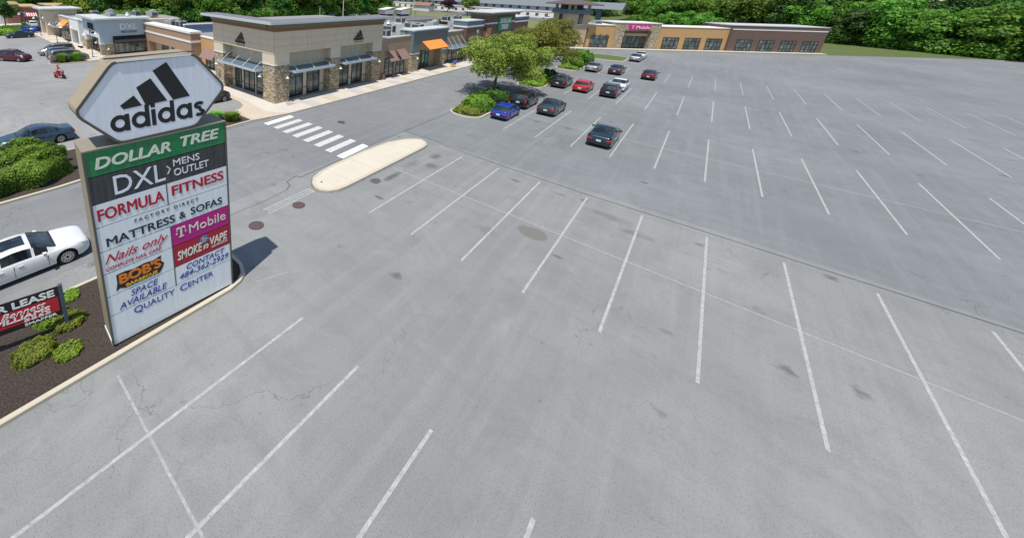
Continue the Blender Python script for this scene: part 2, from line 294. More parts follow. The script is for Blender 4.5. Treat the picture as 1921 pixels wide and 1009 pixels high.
def ribbon(q, prs, y, d):
    n = len(prs); vs = []
    for (a, b) in prs: vs += [(a[0], y - d, a[1]), (b[0], y - d, b[1]), (a[0], y, a[1]), (b[0], y, b[1])]
    fs = []
    for i in range(n - 1):
        k = 4 * i; fs += [(k, k + 1, k + 5, k + 4), (k, k + 4, k + 6, k + 2), (k + 1, k + 3, k + 7, k + 5)]
    q.add(vs, fs)
def stroke(pts, w):
    out = []
    for i, p in enumerate(pts):
        a = pts[max(i - 1, 0)]; b = pts[min(i + 1, len(pts) - 1)]; d = Vector((b[0] - a[0], b[1] - a[1])).normalized(); n = Vector((-d.y, d.x)) * w / 2
        out.append(((p[0] + n.x, p[1] + n.y), (p[0] - n.x, p[1] - n.y)))
    return out
def sport_word(fr, x0, z0, sc, y, mat, parent, d=.012):
    """rounded lower case word: a d i d a s, unit height = x-height"""
    q = MB(fr); w = .25; x = x0
    def rg(cx): ribbon(q, [((a[0]), (b[0])) and (a, b) for a, b in ring2d(cx, z0 + .5 * sc, .5 * sc, (.5 - w) * sc, n=30)], y, d)
    def bar(xa, xb, za, zb): q.box(x0 + 0 * xa + xa, xb, y - d - .001, y, za, zb)
    for ch in 'adidas':
        if ch in 'ad':
            rg(x + .5 * sc); bar(x + (1 - w) * sc + .02 * sc - x0 * 1, x + 1.03 * sc, z0 - .0 * sc, z0 + (1.0 if ch == 'a' else 1.36) * sc) if False else q.box(x + (1.02 - w) * sc, x + 1.02 * sc, y - d - .001, y, z0, z0 + (1.0 if ch == 'a' else 1.36) * sc)
            x += 1.12 * sc
        elif ch == 'i':
            q.box(x, x + w * sc, y - d, y, z0, z0 + 1.0 * sc); q.box(x, x + w * sc, y - d, y, z0 + 1.12 * sc, z0 + 1.36 * sc); x += .36 * sc
        else:
            pts = []; cx = x + .40 * sc; rx = .255 * sc; ry = .14 * sc
            for i in range(15): a = R(25 + 245 * i / 14); pts.append((cx + rx * math.cos(a), z0 + .745 * sc + ry * math.sin(a)))
            for i in range(1, 15): a = R(90 - 245 * i / 14); pts.append((cx + rx * math.cos(a), z0 + .255 * sc + ry * math.sin(a) + (.21 * sc * 0)))
            ribbon(q, stroke(pts, .23 * sc), y, d); x += .8 * sc
    return q.build('lettering', mat, parent)
def sport_bars(fr, x0, z0, sx, sz, y, mat, parent, d=.012):
    for poly in ([(1.09, 8.66), (1.48, 8.90), (1.68, 8.57), (1.17, 8.53)], [(1.57, 9.12), (1.99, 9.34), (2.42, 8.60), (1.86, 8.56)], [(2.07, 9.55), (2.49, 9.77), (3.14, 8.62), (2.60, 8.58)]):
        q = MB(fr); q.wall([(x0 + (u - 1.09) / 2.05 * sx, z0 + (v - 8.53) / 1.24 * sz) for u, v in poly], y - d, y); q.build('logo_bar', mat, parent)

# ---------------------------------------------------------------- ground and paving
def sheet(name, poly, z, m): 
    q = MB(); q.add([(x, y, z) for x, y in poly], [tuple(range(len(poly)))]); return struct(q.build(name, m))
def rect(x0, y0, x1, y1): return [(x0, y0), (x1, y0), (x1, y1), (x0, y1)]
sheet('grass_ground', rect(-2500, -1500, 2500, 2500), -.03, m_grass)
sheet('parking_lot', rect(-17.46, -60, 95, 28.3), 0, m_lot)
sheet('upper_parking_lot', rect(-17.46, 28.3, 95, 104), 0, m_lot_far)
sheet('drive_lane', rect(-31.2, -60, -17.46, 104), 0, m_lane)
sheet('store_parking_lot', rect(-175, -60, -31.2, 27), 0, m_lot_left)
sheet('cross_road', [(-31.2, 104), (95, 104), (95, 205), (70, 205), (-18.6, 109.2), (-20.5, 110.6), (-31.2, 122)], 0, m_lane)
sheet('rear_service_lot', [(-116, 33), (-31.2, 27), (-31.2, 150), (-100, 172), (-116, 160)], -.005, m_rear)
sheet('rear_parking_strip', rect(-125, 196, -20, 226), -.01, m_rear)
sheet('hillside_meadow', [(-104, 168), (-40, 150), (-36, 196), (-120, 196)], -.012, plain('dry_meadow', (.17, .18, .06), .95, .25, .12))
# low mound behind the shops
def hill(name, cx, cy, rx, ry, h, m, n=28):
    q = MB(); vs = []; fs = []; g = n + 1
    for i in range(g):
        for j in range(g):
            u = -1 + 2 * i / n; v = -1 + 2 * j / n; r = min(1, math.hypot(u, v)); vs.append((cx + u * rx, cy + v * ry, -.1 + h * (math.cos(math.pi * r) * .5 + .5) * (1 + .15 * math.sin(5 * u + 3 * v))))
    for i in range(n):
        for j in range(n): a = i * g + j; fs.append((a, a + g, a + g + 1, a + 1))
    q.add(vs, fs); return struct(q.build(name, m, smooth=True))
hill('hill', -190, 150, 70, 160, 5, m_grass); hill('hill', 5, 330, 170, 100, 9, m_grass)
# parking stall lines
def line(pts, w, m, name='parking_line', z=.004):
    q = MB(); n = len(pts)
    for i in range(n - 1):
        a = Vector(pts[i]); b = Vector(pts[i + 1]); d = (b - a).normalized(); nn = Vector((-d.y, d.x)) * w / 2; a = a - d * (w * .2 if i else 0)
        q.add([(a.x - nn.x, a.y - nn.y, z), (b.x - nn.x, b.y - nn.y, z), (b.x + nn.x, b.y + nn.y, z), (a.x + nn.x, a.y + nn.y, z)], [(0, 1, 2, 3)])
    return struct(q.build(name, m))
PW = 2.743
for i in range(0, 13):
    x = -11.40 + PW * i; line([(x, 15.70), (x, 27.2)], .10, m_line)
    if i: line([(x + .05, -3.4), (x + .05, 8.1)], .10, m_line)
for i in range(0, 20):
    x = -11.68 + PW * i
    line([(x, 36.0), (x, 47.85)], .10, m_line); line([(x + .1, 55.4), (x + .1, 67.0)], .10, m_line); line([(x + .15, 75.0), (x + .15, 86.6)], .10, m_line2)
line([(-13.9, 21.5), (24, 21.5)], .075, m_line2, z=.0035); line([(-14.3, 41.75), (40, 41.75)], .08, m_line2, z=.0035); line([(-14.3, 61.2), (40, 61.2)], .08, m_line2, z=.0035); line([(-11, 2.3), (24, 2.3)], .075, m_line2, z=.0035)
for i in range(0, 14): x = -36.9 - PW * i; line([(x, 16.9), (x, 21.6)], .11, m_line)
for i in range(0, 14): x = -69.7 - PW * i; line([(x, 12.4), (x, 16.6)], .10, m_line2)
for i in range(0, 10): x = -33.0; line([(-38.2, -8 + PW * i * 0 + i * PW), (-33.2, -8 + i * PW)], .10, m_line2)
# crosswalk bars
cross = [(-27.12, 20.2, 3.3), (-25.79, 20.2, 3.25), (-24.46, 20.15, 3.3), (-23.17, 20.15, 3.3), (-21.84, 20.13, 3.27), (-20.53, 20.13, 3.2), (-19.2, 20.03, 3.3), (-17.85, 19.95, 3.3)]
for i, (x, y, l) in enumerate(cross):
    q = MB(); z = .008; q.add([(x, y, z), (x + .63, y + .02, z), (x + .42, y + l, z), (x - .2, y + l, z)], [(0, 1, 2, 3)])
    struct(q.build('crosswalk_bar', m_white_line if i in (0, 7) else m_cross_old))
# outlined stop bar
for pts in ([(-15.62, 11.5), (-15.66, 15.05)], [(-15.12, 11.5), (-15.2, 15.1)]): line(pts, .09, m_line, 'stop_bar_outline', .009)
line([(-15.66, 15.0), (-15.2, 15.05)], .10, m_line, 'stop_bar_outline', .0095); line([(-15.4, 11.6), (-15.42, 15.0)], .26, paint_mat('almost_gone_paint', (.40, .41, .40), .56), 'stop_bar_outline', .006)
line([(-11.35, 7.95), (-10.9, 9.3)], .05, m_line2, 'scuffed_line', .006)
# sealed seams in the paving
line([(-17.5, 104), (-17.47, 28.35), (-17.44, 23.2), (-17.25, 19.9), (-17.14, 15.7), (-17.46, 15.55), (-17.24, 14.6), (-16.76, 14.45), (-16.46, 13.9)], .055, m_tar, 'sealed_seam', .005)
line([(-17.47, 28.35), (-14.3, 28.4), (-13.2, 28.1), (-8.0, 27.75), (-3.1, 27.6), (1.5, 27.75), (9, 27.9), (20, 28.1), (45, 28.4)], .06, m_tar, 'sealed_seam', .005)
line([(-16.46, 13.9), (-16.35, 12.3), (-16.4, 9.8), (-16.2, 8.4)], .03, m_tar, 'sealed_seam', .005)
line([(-27.8, 26.4), (-28.0, 23), (-27.9, 19.5), (-27.75, 16.6)], .05, m_tar, 'sealed_seam', .005)
def manhole(x, y, r, label, seg=20):
    q = MB(); q.cyl((x, y, 0), r * 1.12, .008, seg); q.build('manhole_ring', m_tar).__setitem__('kind', 'structure')
    t = thing('manhole_cover', label, 'manhole cover', (x, y, 0)); q = MB(); q.cyl((x, y, .0), r, .018, seg); q.build('cover', plain('rusty_iron', '5c4a48', .8, .2, 8, bump=.5), t)
    q = MB()
    for k in range(-2, 3): w = math.sqrt(max(.01, r * r - (k * .11) ** 2)) * .8; q.box(x - w, x + w, y + k * .11 - .02, y + k * .11 + .02, .0181, .026)
    q.build('cast_rib', plain('rusty_iron', '6a4a48', .8, .2, 8), t)
manhole(-14.66, 13.31, .33, 'round rusty manhole cover beside the outlined stop bar'); manhole(-14.68, 10.35, .36, 'round rusty manhole cover near the tip of the tall sign shadow'); manhole(-22.78, 25.86, .32, 'round manhole cover in the drive lane beyond the crosswalk')
# kerbed islands
def inset(poly, d):
    n = len(poly); a = sum(poly[i][0] * poly[(i + 1) % n][1] - poly[(i + 1) % n][0] * poly[i][1] for i in range(n)); sg = 1 if a > 0 else -1; out = []
    for i in range(n):
        p = Vector(poly[i]); e1 = (p - Vector(poly[i - 1])).normalized(); e2 = (Vector(poly[(i + 1) % n]) - p).normalized()
        n1 = Vector((-e1.y, e1.x)) * sg; n2 = Vector((-e2.y, e2.x)) * sg; b = n1 + n2; out.append(tuple(p + b * (d / max(.35, (1 + n1.dot(n2))))))
    return out
def kerb_ring(poly, w, z1, m, name='kerb'):
    a = inset(poly, .02); i1 = inset(poly, w); n = len(poly); q = MB()
    q.add([(x, y, -.02) for x, y in poly] + [(x, y, z1 - .02) for x, y in poly] + [(x, y, z1) for x, y in a] + [(x, y, z1) for x, y in i1] + [(x, y, -.02) for x, y in i1],
          [(k * n + i, k * n + (i + 1) % n, (k + 1) * n + (i + 1) % n, (k + 1) * n + i) for k in range(4) for i in range(n)])
    return struct(q.build(name, m))
def arc(cx, cy, r, a0, a1, n=10, ry=None): return [(cx + r * math.cos(R(a0 + (a1 - a0) * i / n)), cy + (ry or r) * math.sin(R(a0 + (a1 - a0) * i / n))) for i in range(n + 1)]
# concrete median
med_r = [(15.3, -14.95), (15.6, -14.5), (16.2, -14.2), (17, -14.13), (18.5, -14.13), (22.5, -14.15), (26.2, -14.2), (26.9, -14.3), (27.35, -14.7)]
med_l = [(27.6, -15.2), (27.3, -15.65), (26.6, -16.2), (24.9, -16.8), (22, -16.97), (18.5, -16.85), (17, -16.7), (16.1, -16.4), (15.55, -15.9), (15.3, -15.4)]
mpoly = [(x, y) for y, x in med_r] + [(x, y) for y, x in med_l]
kerb_ring(mpoly, .17, .14, m_kerb)
inn = inset(mpoly, .185)
_o = inset(mpoly, -.10); q = MB(); q.add([(x, y, .0045) for x, y in _o], [tuple(range(len(_o)))]); struct(q.build('gutter_dark_ring', paint_mat('gutter_dark_tone', (.10, .10, .095), .50)))  # patchy darker ring on the asphalt round the median kerb
def clip_y(poly, lo, hi):
    def cl(p, f, v):
        out = []
        for i in range(len(p)):
            a, b = p[i], p[(i + 1) % len(p)]; ia, ib = f * (a[1] - v) >= 0, f * (b[1] - v) >= 0
            if ia: out.append(a)
            if ia != ib: t = (v - a[1]) / (b[1] - a[1]); out.append((a[0] + (b[0] - a[0]) * t, v))
        return out
    return cl(cl(poly, 1, lo), -1, hi)
m_med = concrete('median_concrete', (.62, .565, .45))
for lo, hi in ((15, 17.6), (17.6, 20.1), (20.1, 22.6), (22.6, 25.1), (25.1, 28)):
    q = MB(); q.prism(clip_y(inn, lo + .008, hi - .008), 0, .135); struct(q.build('median_slab', m_med))
q = MB(); q.prism(inset(mpoly, .1), 0, .118); struct(q.build('median_bed', m_joint))
tag(MB().cyl((-15.55, 16.05, .13), .05, .05, 8).build('valve_cap', m_black), 'tiny dark valve cap in the near end of the concrete median', 'cap')
# island under the tall sign, extends towards the viewer
isl = [(-11.62, -9), (-11.62, 6.9), (-11.75, 7.45), (-12.05, 7.85), (-12.6, 8.1), (-13.6, 8.15), (-14.9, 7.9), (-15.7, 7.2), (-16.1, 6.2), (-16.15, -9), (-15.2, -10.3), (-13.8, -10.7), (-12.4, -10.3)]
kerb_ring(isl, .17, .14, m_kerb); q = MB(); q.prism(inset(isl, .165), 0, .10); struct(q.build('mulch_bed', m_mulch))
# left strip with the big hedge
strip_ = [(-25.65, -25), (-25.65, 4), (-25.85, 6), (-26.5, 9.5), (-27.3, 12.8), (-27.9, 15.5), (-28.1, 17), (-28.2, 19.85), (-31.6, 19.85), (-31.85, 15), (-31.5, 9), (-31.4, -25)]
kerb_ring(strip_, .17, .14, m_kerb); q = MB(); q.prism(inset(strip_, .165), 0, .10); struct(q.build('mulch_bed', m_mulch))
# tree islands in the lot
def tree_island(y0, y1, xa=-17.75, xb=-14.4, m=None):
    c = (xa + xb) / 2; r = (xb - xa) / 2; p = arc(c, y0 + 1.3, r, 180, 360, 12, 1.3) + arc(c, y1 - 1.0, r, 0, 180, 10, 1.0)
    kerb_ring(p, .17, .14, m_kerb); q = MB(); q.prism(inset(p, .165), 0, .10); struct(q.build('mulch_bed', m or m_mulch))
tree_island(36.35, 48.6); tree_island(55.5, 67.8); tree_island(74.0, 86.5); tree_island(92.6, 101, -17, -10.7, m_grass)
# sidewalks: slabs in front of the shops
def slab_row(x0, x1, y0, y1, step, m, z=.13, name='sidewalk_slab', along='y'):
    me = None; L_ = (y1 - y0) if along == 'y' else (x1 - x0); n = int(round(L_ / step)); st = L_ / n
    for i in range(n):
        mm = m[i % len(m)] if isinstance(m, list) else m
        if me is None or mm.name not in me:
            me = me or {}; q = MB()
            if along == 'y': q.box(0, x1 - x0 - .015, 0, st - .015, -.12, 0)
            else: q.box(0, st - .015, 0, y1 - y0 - .015, -.12, 0)
            o = q.build(name, mm); me[mm.name] = o.data
        else:
            o = bpy.data.objects.new(name, me[mm.name]); COL.objects.link(o)
        o['kind'] = 'structure'; o.location = (x0 + (i * st if along == 'x' else 0), y0 + (i * st if along == 'y' else 0), z)
slab_row(-29.55, -27.78, 23.9, 99.9, 1.52, [m_conc, m_conc, m_conc2, m_conc, m_apron]); slab_row(-31.3, -29.55, 26.2, 99.2, 1.52, [m_conc2, m_conc, m_conc])
q = MB(); q.box(-31.4, -27.8, 23.8, 100, -.02, .115); struct(q.build('sidewalk_bed', m_joint))
for i in range(25): q = MB(); q.box(-27.78, -27.6, 24 + i * 3.05, 24 + (i + 1) * 3.05 - .012, -.02, .13); struct(q.build('kerb_stone', m_kerb))
# corner apron at the corner store
q = MB(); q.prism([(-28.2, 19.9), (-27.62, 23.95), (-31.4, 26.2), (-42.6, 26.2), (-42.6, 22.2), (-34, 22.2), (-32.6, 21.7), (-31.9, 20.9), (-31.6, 19.9)], 0, .12); struct(q.build('apron', m_apron))
q = MB(); q.prism([(-28.3, 23.0), (-27.9, 23.9), (-31.4, 26.21), (-42.6, 26.21), (-42.6, 22.9), (-33.2, 22.9), (-31.2, 22.5), (-29.6, 22.3)], .12, .135); struct(q.build('corner_sidewalk', m_conc))
slab_row(-69.2, -42.6, 22.2, 28.5, 1.9, [m_conc, m_conc2], along='x')
slab_row(-107, -66.4, 17.2, 20.4, 1.8, [m_conc, m_apron, m_conc], along='x')
q = MB(); q.box(-107, -66.4, 17.0, 17.2, -.02, .13); q.box(-66.4, -66.2, 17.0, 22.2, -.02, .13); q.box(-66.2, -42.6, 22.0, 22.2, -.02, .13); struct(q.build('kerb', m_kerb))
q = MB(); q.box(-66.4, -66.6 + 0, 20.4, 22.2, 0, .13) if False else q.box(-69.2, -66.4, 20.4, 22.2, -.02, .128); struct(q.build('corner_sidewalk', m_conc))
# small planting bed with tall grass at the end of the store lot
bed = [(-68.1, 12.0), (-66.9, 12.0), (-66.3, 12.6), (-66.3, 16.9), (-68.1, 16.9)]
kerb_ring(bed, .12, .13, m_kerb); q = MB(); q.prism(inset(bed, .115), 0, .1); struct(q.build('mulch_bed', m_mulch))
# walk in front of the diagonal building
TF = (-21.3, 109.4, 47.8)
q = MB(TF); q.box(-9, 62, -1.5, .02, -.02, .13); struct(q.build('far_sidewalk', m_conc))
q = MB(); q.box(-175, -116.5, 27.0, 29.0, -.02, .12); struct(q.build('far_sidewalk', m_conc))
q = MB(); q.box(-131, -126, -10, 24.5, -.02, .13); struct(q.build('far_sidewalk', m_conc))

# ---------------------------------------------------------------- building parts
def window(fr, x0, x1, z0, z1, y, parent, nx=2, bars=(0.9,), fw=.07, gm=None, fm=None, name='window', kick=0.0):
    """frame proud of the wall plane y (outwards is -y), one pane object per light"""
    fm = fm or m_dkwin; gm = gm or m_glass
    q = MB(fr); yo = y - .09
    q.box(x0, x1, yo, y + .03, z0, z0 + fw + kick); q.box(x0, x1, yo, y + .03, z1 - fw, z1); q.box(x0, x0 + fw, yo, y + .03, z0 + fw + kick, z1 - fw); q.box(x1 - fw, x1, yo, y + .03, z0 + fw + kick, z1 - fw)
    w = (x1 - x0 - fw) / nx
    for i in range(1, nx): q.box(x0 + i * w, x0 + i * w + fw, yo + .004, y + .03, z0 + fw + kick, z1 - fw)
    for b in bars: q.box(x0 + fw, x1 - fw, yo + .008, y + .03, b - fw * .4, b + fw * .4)
    f = q.build(name, fm, parent)
    zz = [z0 + fw + kick] + list(bars) + [z1 - fw]
    for i in range(nx):
        for k in range(len(zz) - 1):
            q = MB(fr); q.box(x0 + i * w + fw, x0 + (i + 1) * w, y - .035, y - .01, zz[k] + (fw * .4 if k else 0), zz[k + 1] - (fw * .4 if k < len(zz) - 2 else 0)); q.build('pane', gm, f)
    return f
def part(name, m, parent, fr, *boxes, smooth=False):
    q = MB(fr)
    for b in boxes: q.box(*b)
    return q.build(name, m, parent)
def awning(fr, x0, x1, zt, zb, y, out, parent, m, skew=0.0, name='awning', rods=True):
    q = MB(fr); t = .05
    q.add([(x0, y, zt), (x1, y, zt), (x1 + skew, y - out, zb), (x0 + skew, y - out, zb), (x0, y, zt - t), (x1, y, zt - t), (x1 + skew, y - out, zb - t), (x0 + skew, y - out, zb - t)], [(0, 3, 2, 1), (4, 5, 6, 7), (3, 7, 6, 2), (0, 4, 7, 3), (1, 2, 6, 5), (0, 1, 5, 4)])
    a = q.build(name, m, parent)
    if rods:
        q = MB(fr)
        for x in (x0 + .08, x1 - .08): q.tube([(x, y, zb - .15), (x + skew, y - out + .06, zb - .06)], .02, 5)
        q.build('bracket', m_steel, a)
    return a
def canopy(fr, x0, x1, yw, yf, zw, zf, parent, zrod, yrod, nr=4):
    q = MB(fr); q.side([(yw, zw), (yf, zf), (yf, zf - .08), (yw, zw - .08)], x0, x1); c = q.build('canopy', m_canopy, parent)
    q = MB(fr); q.box(x0 - .03, x1 + .03, yf - .06, yf, zf - .2, zf + .03); q.box(x0 - .05, x0, yf, min(yw, -0.02), zf - .2, zf + .03); q.box(x1, x1 + .05, yf, min(yw, -.02), zf - .2, zf + .03); q.build('fascia', m_canopy_e, c)
    for i in range(nr):
        x = x0 + .5 + (x1 - x0 - 1.0) * i / (nr - 1); q = MB(fr); q.tube([(x, yrod, zrod), (x, yf + .25, zf + .03)], .026, 6); q.cyl((x, yf + .25, zf + .0), .07, .05, 8); q.build('hanger_rod', m_offwhite, c)
    return c
def wall_lamp(fr, x, y, z, label, grp='gooseneck lamps on the shop piers'):
    q0 = MB(fr); p = q0.P(x, y, z); t = thing('wall_lamp', label, 'wall lamp', p, 0, grp)
    q = MB(fr); q.tube([(x, y, z), (x, y - .15, z + .16), (x, y - .35, z + .18), (x, y - .48, z + .06)], .02, 6); q.build('arm', m_offwhite, t)
    q = MB(fr); q.tube([(x, y - .48, z - .10), (x, y - .48, z - .04), (x, y - .48, z + .08)], .21, 12, .04); q.build('lamp_shade', m_offwhite, t)
def panels(fr, x0, x1, z0, z1, nx, nz, y, parent, m, gap=.022, th=.03, name='wall_panel'):
    me = None; w = (x1 - x0) / nx; h = (z1 - z0) / nz
    for i in range(nx):
        for k in range(nz):
            q = MB(fr); q.box(x0 + i * w + gap / 2, x0 + (i + 1) * w - gap / 2, y - th, y + .001, z0 + k * h + gap / 2, z0 + (k + 1) * h - gap / 2); q.build(name, m, parent)
def slope_box(fr, x0, x1, y0, y1, z0, z1): pass

# ---------------------------------------------------------------- the corner sports store
F1 = (-30.84, 24.4, 90); F2 = (-42.5, 24.4, 0)
B = thing('corner_store', 'large greige corner store with stone piers, flat overhanging roof and black sport logos', 'shop building', (-30.84, 24.4, 0))
q = MB(); q.box(-42.3, -31.9, 25.62, 42.45, 0, 7.85); q.build('wall', m_stucco_l, B)
part('header', m_joint, B, F1, (0, 18.1, 0, 1.05, 5.33, 7.58)); part('header', m_joint, B, F2, (0, 10.6, 0, 1.2, 5.33, 7.58))
panels(F1, 0, 18.1, 5.33, 7.58, 8, 3, 0, B, m_stucco); panels(F2, 0, 11.63, 5.33, 7.58, 5, 3, 0, B, m_stucco)
part('brown_band', m_brown, B, F1, (-.05, 18.15, -.06, 1.0, 7.585, 7.9)); part('brown_band', m_brown, B, F2, (-.05, 10.6, -.06, 1.15, 7.585, 7.9))
for fr, a, b, L_ in ((F1, 0, 18.1, 1), (F2, 0, 10.62, 0)):
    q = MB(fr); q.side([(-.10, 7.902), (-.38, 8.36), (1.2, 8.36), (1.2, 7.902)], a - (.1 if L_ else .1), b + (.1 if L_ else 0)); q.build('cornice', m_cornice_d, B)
q = MB(); q.prism([(-43.4, 23.35), (-30.0, 23.35), (-30.0, 43.2), (-32.2, 43.2), (-32.2, 25.6), (-43.4, 25.6)], 8.36, 8.62); q.build('roof_cap', m_cornice, B)
q = MB(); q.prism([(-43.3, 23.5), (-30.15, 23.5), (-30.15, 43.1), (-32.3, 43.1), (-32.3, 25.5), (-43.3, 25.5)], 8.62, 8.65); q.build('roof_covering', m_caproof, B)
part('parapet_wall', m_tan2, B, (0, 0, 0), (-42.3, -32.2, 25.45, 25.6, 7.86, 8.36), (-32.4, -32.2, 25.6, 42.4, 7.86, 8.36))
part('flat_roof', m_roof, B, (0, 0, 0), (-42.3, -32.4, 25.6, 42.4, 7.86, 7.95))
[part('stucco_pier', m_stucco_l, B, F1, b_) for b_ in ((0, 2.01, 0, 2.01, 4.25, 5.33), (8.25, 9.95, 0, 1.05, 4.25, 5.33), (16.2, 18.1, 0, 1.05, 4.25, 5.33))]; part('stucco_pier', m_stucco_l, B, F2, (0, 2.0, 0, 1.2, 4.25, 5.33))
for fr, x0, x1, d in ((F1, 0, 2.02, 2.02), (F1, 8.25, 9.95, 1.05), (F1, 16.2, 18.1, 1.05), (F2, 0, 2.0, 1.2)):
    q = MB(fr); q.box(x0 + .02, x1 - .02, .02, d - .02, .0, 4.15); q.build('stone_pier', m_stone, B); q = MB(fr); q.box(x0 - .05, x1 + .05, -.05, d + .02, 4.15, 4.25); q.build('pier_cap', m_offwhite, B)
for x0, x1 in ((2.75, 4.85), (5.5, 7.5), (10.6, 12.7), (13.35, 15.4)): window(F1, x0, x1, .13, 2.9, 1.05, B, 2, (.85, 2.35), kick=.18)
part('dado_trim', m_brown, B, F1, (2.02, 2.75, 1.0, 1.05, .95, 1.03), (4.85, 5.5, 1.0, 1.05, .95, 1.03), (7.5, 8.25, 1.0, 1.05, .95, 1.03), (9.95, 10.6, 1.0, 1.05, .95, 1.03), (12.7, 13.35, 1.0, 1.05, .95, 1.03), (15.4, 16.2, 1.0, 1.05, .95, 1.03))
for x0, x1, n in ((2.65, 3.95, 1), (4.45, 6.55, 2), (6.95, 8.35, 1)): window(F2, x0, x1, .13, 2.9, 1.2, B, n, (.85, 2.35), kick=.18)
part('dado_trim', m_brown, B, F2, (2.0, 2.65, 1.15, 1.2, .95, 1.03), (3.95, 4.45, 1.15, 1.2, .95, 1.03), (6.55, 6.95, 1.15, 1.2, .95, 1.03), (8.35, 9.63, 1.15, 1.2, .95, 1.03))
canopy(F1, 2.1, 8.1, 1.0, -.9, 3.62, 3.5, B, 4.75, 1.02, 3); canopy(F1, 10.0, 15.95, 1.0, -.9, 3.62, 3.5, B, 4.75, 1.02, 3)
canopy(F2, 2.2, 9.55, 1.15, -.9, 3.66, 3.5, B, 4.85, 1.17)
for fr, x, z, s, nm in ((F1, 13.15, 5.86, 1.0, 'black sport logo with small lettering on the shaded long front of the corner store'), (F2, 5.75, 5.78, 1.0, 'black sport logo with small lettering on the side front of the corner store')):
    t = thing('store_logo', nm, 'store sign', MB(fr).P(x, -.04, z), 0, 'sport logos on the corner store')
    sport_bars(fr, x - .72, z + .38, 1.45, .86, -.033, m_black, t, .06); sport_word(fr, x - .98, z - .0, .335, -.033, m_black, t, .06)
    text('OUTLET STORE', fr, x - .8, x + .8, z - .24, z - .12, -.031, m_brown, t, depth=.03)
for fr, x, y, z, l in ((F1, 1.35, .02, 2.9, 'white gooseneck lamp on the shaded side of the corner stone pier'), (F1, 9.6, .02, 2.9, 'white gooseneck lamp on the middle stone pier between the two blue canopies'), (F1, 17.2, .02, 2.9, 'white gooseneck lamp on the last stone pier of the corner store'), (F2, 9.75, .02, 2.9, 'white gooseneck lamp on the sunny side of the corner stone pier'), (F2, 1.1, .02, 2.9, 'white gooseneck lamp on the left stone pier beside the brown awning')): wall_lamp(fr, x, y, z, l)

# tan brick shop
FA = (-31.3, 42.5, 90)
B = thing('brick_shop', 'tan brick shop with two brown awnings beside the corner store', 'shop building', (-31.3, 42.5, 0))
q = MB(FA); q.box(0, 7.7, 0, .4, 0, 5.5); q.build('wall', m_tanbrick, B); part('coping', m_cornice, B, FA, (0, 7.7, -.06, .5, 5.5, 5.66)); part('brick_base', m_redbrick, B, FA, (1.1, 1.55, -.05, 0, 0, .8), (3.7, 4.3, -.05, 0, 0, .8), (6.4, 7.7, -.05, 0, 0, .8))
part('flat_roof', m_roof, B, (0, 0, 0), (-49, -31.7, 42.55, 50.2, 5.3, 5.42))
for x0, x1 in ((1.55, 3.7), (4.3, 6.4)): window(FA, x0, x1, .13, 2.75, 0, B, 2, (.9, 2.2), kick=.12)
for x0 in (1.5, 4.25): awning(FA, x0, x0 + 2.05, 3.8, 2.55, -.01, 1.15, B, m_awn_brown, .0)
# grey shop with orange awning
FB = (-30.84, 50.2, 90)
B = thing('grey_shop', 'slate grey shop with stone piers and an orange awning over its glazed entrance', 'shop building', (-30.84, 50.2, 0))
part('wall', m_greyst, B, FB, (0, 10.4, 0, 1.2, 4.4, 5.85), (0, 2.1, 0, 1.2, 2.9, 4.4), (8.6, 10.4, 0, 1.2, 2.9, 4.4)); part('back_wall', m_tan2, B, FB, (.1, 10.3, 1.2, 1.5, 0, 5.8))
part('side_wall', m_greyst_l, B, FB, (0, .03, .0, 2.0, 2.9, 5.85)) if False else None
part('fascia_band', m_greytrim, B, FB, (-.05, 10.45, -.1, 1.3, 5.85, 6.2)); part('coping', m_cornice, B, FB, (-.12, 10.5, -.18, 2.4, 6.2, 6.38)); part('return_wall', m_greyst_l, B, FB, (.0, 1.2, 1.5, 2.4, 5.3, 6.2))
for x0, x1 in ((0, 2.0), (8.7, 10.4)): part('stone_pier', m_stone, B, FB, (x0 + .02, x1 - .02, .02, 1.19, 0, 2.8)); part('pier_cap', m_offwhite, B, FB, (x0 - .05, x1 + .05, -.05, 1.2, 2.8, 2.9))
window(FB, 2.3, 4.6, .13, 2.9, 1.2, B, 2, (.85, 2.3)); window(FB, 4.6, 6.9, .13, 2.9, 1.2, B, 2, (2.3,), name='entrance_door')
part('window_poster', plain('cyan_poster', '3f9fc4', .5, .1, 4), B, FB, (5.85, 6.6, 1.09, 1.1, .8, 2.2)); part('window_poster', plain('green_poster', '8fb84a', .5, .2, 9), B, FB, (4.8, 5.3, 1.09, 1.1, .9, 2.3))
part('flat_roof', m_roof, B, (0, 0, 0), (-49, -32.3, 50.2, 60.6, 5.32, 5.44))
awning(FB, 2.5, 8.3, 4.6, 3.55, -.01, 1.5, B, m_awn_or, -.1); wall_lamp(FB, .9, .02, 2.3, 'white gooseneck lamp on the stone pier left of the orange awning')
# tan shop with low canopy
FC = (-31.6, 60.6, 90)
B = thing('tan_shop', 'tan brick shop with a low zinc canopy partly hidden by the big tree', 'shop building', (-31.6, 60.6, 0))
q = MB(FC); q.box(0, 7.1, 0, .4, 0, 5.3); q.build('wall', m_tanbrick, B); part('coping', m_cornice, B, FC, (0, 7.1, -.06, .5, 5.3, 5.46)); part('flat_roof', m_roof, B, (0, 0, 0), (-49, -32.0, 60.6, 67.7, 5.28, 5.40))
window(FC, 1.0, 3.6, .13, 2.7, 0, B, 2, (.9,)); window(FC, 4.2, 6.6, .13, 2.7, 0, B, 2, (.9,)); canopy(FC, .8, 6.9, -.02, -1.6, 3.1, 2.9, B, 4.6, -.01)
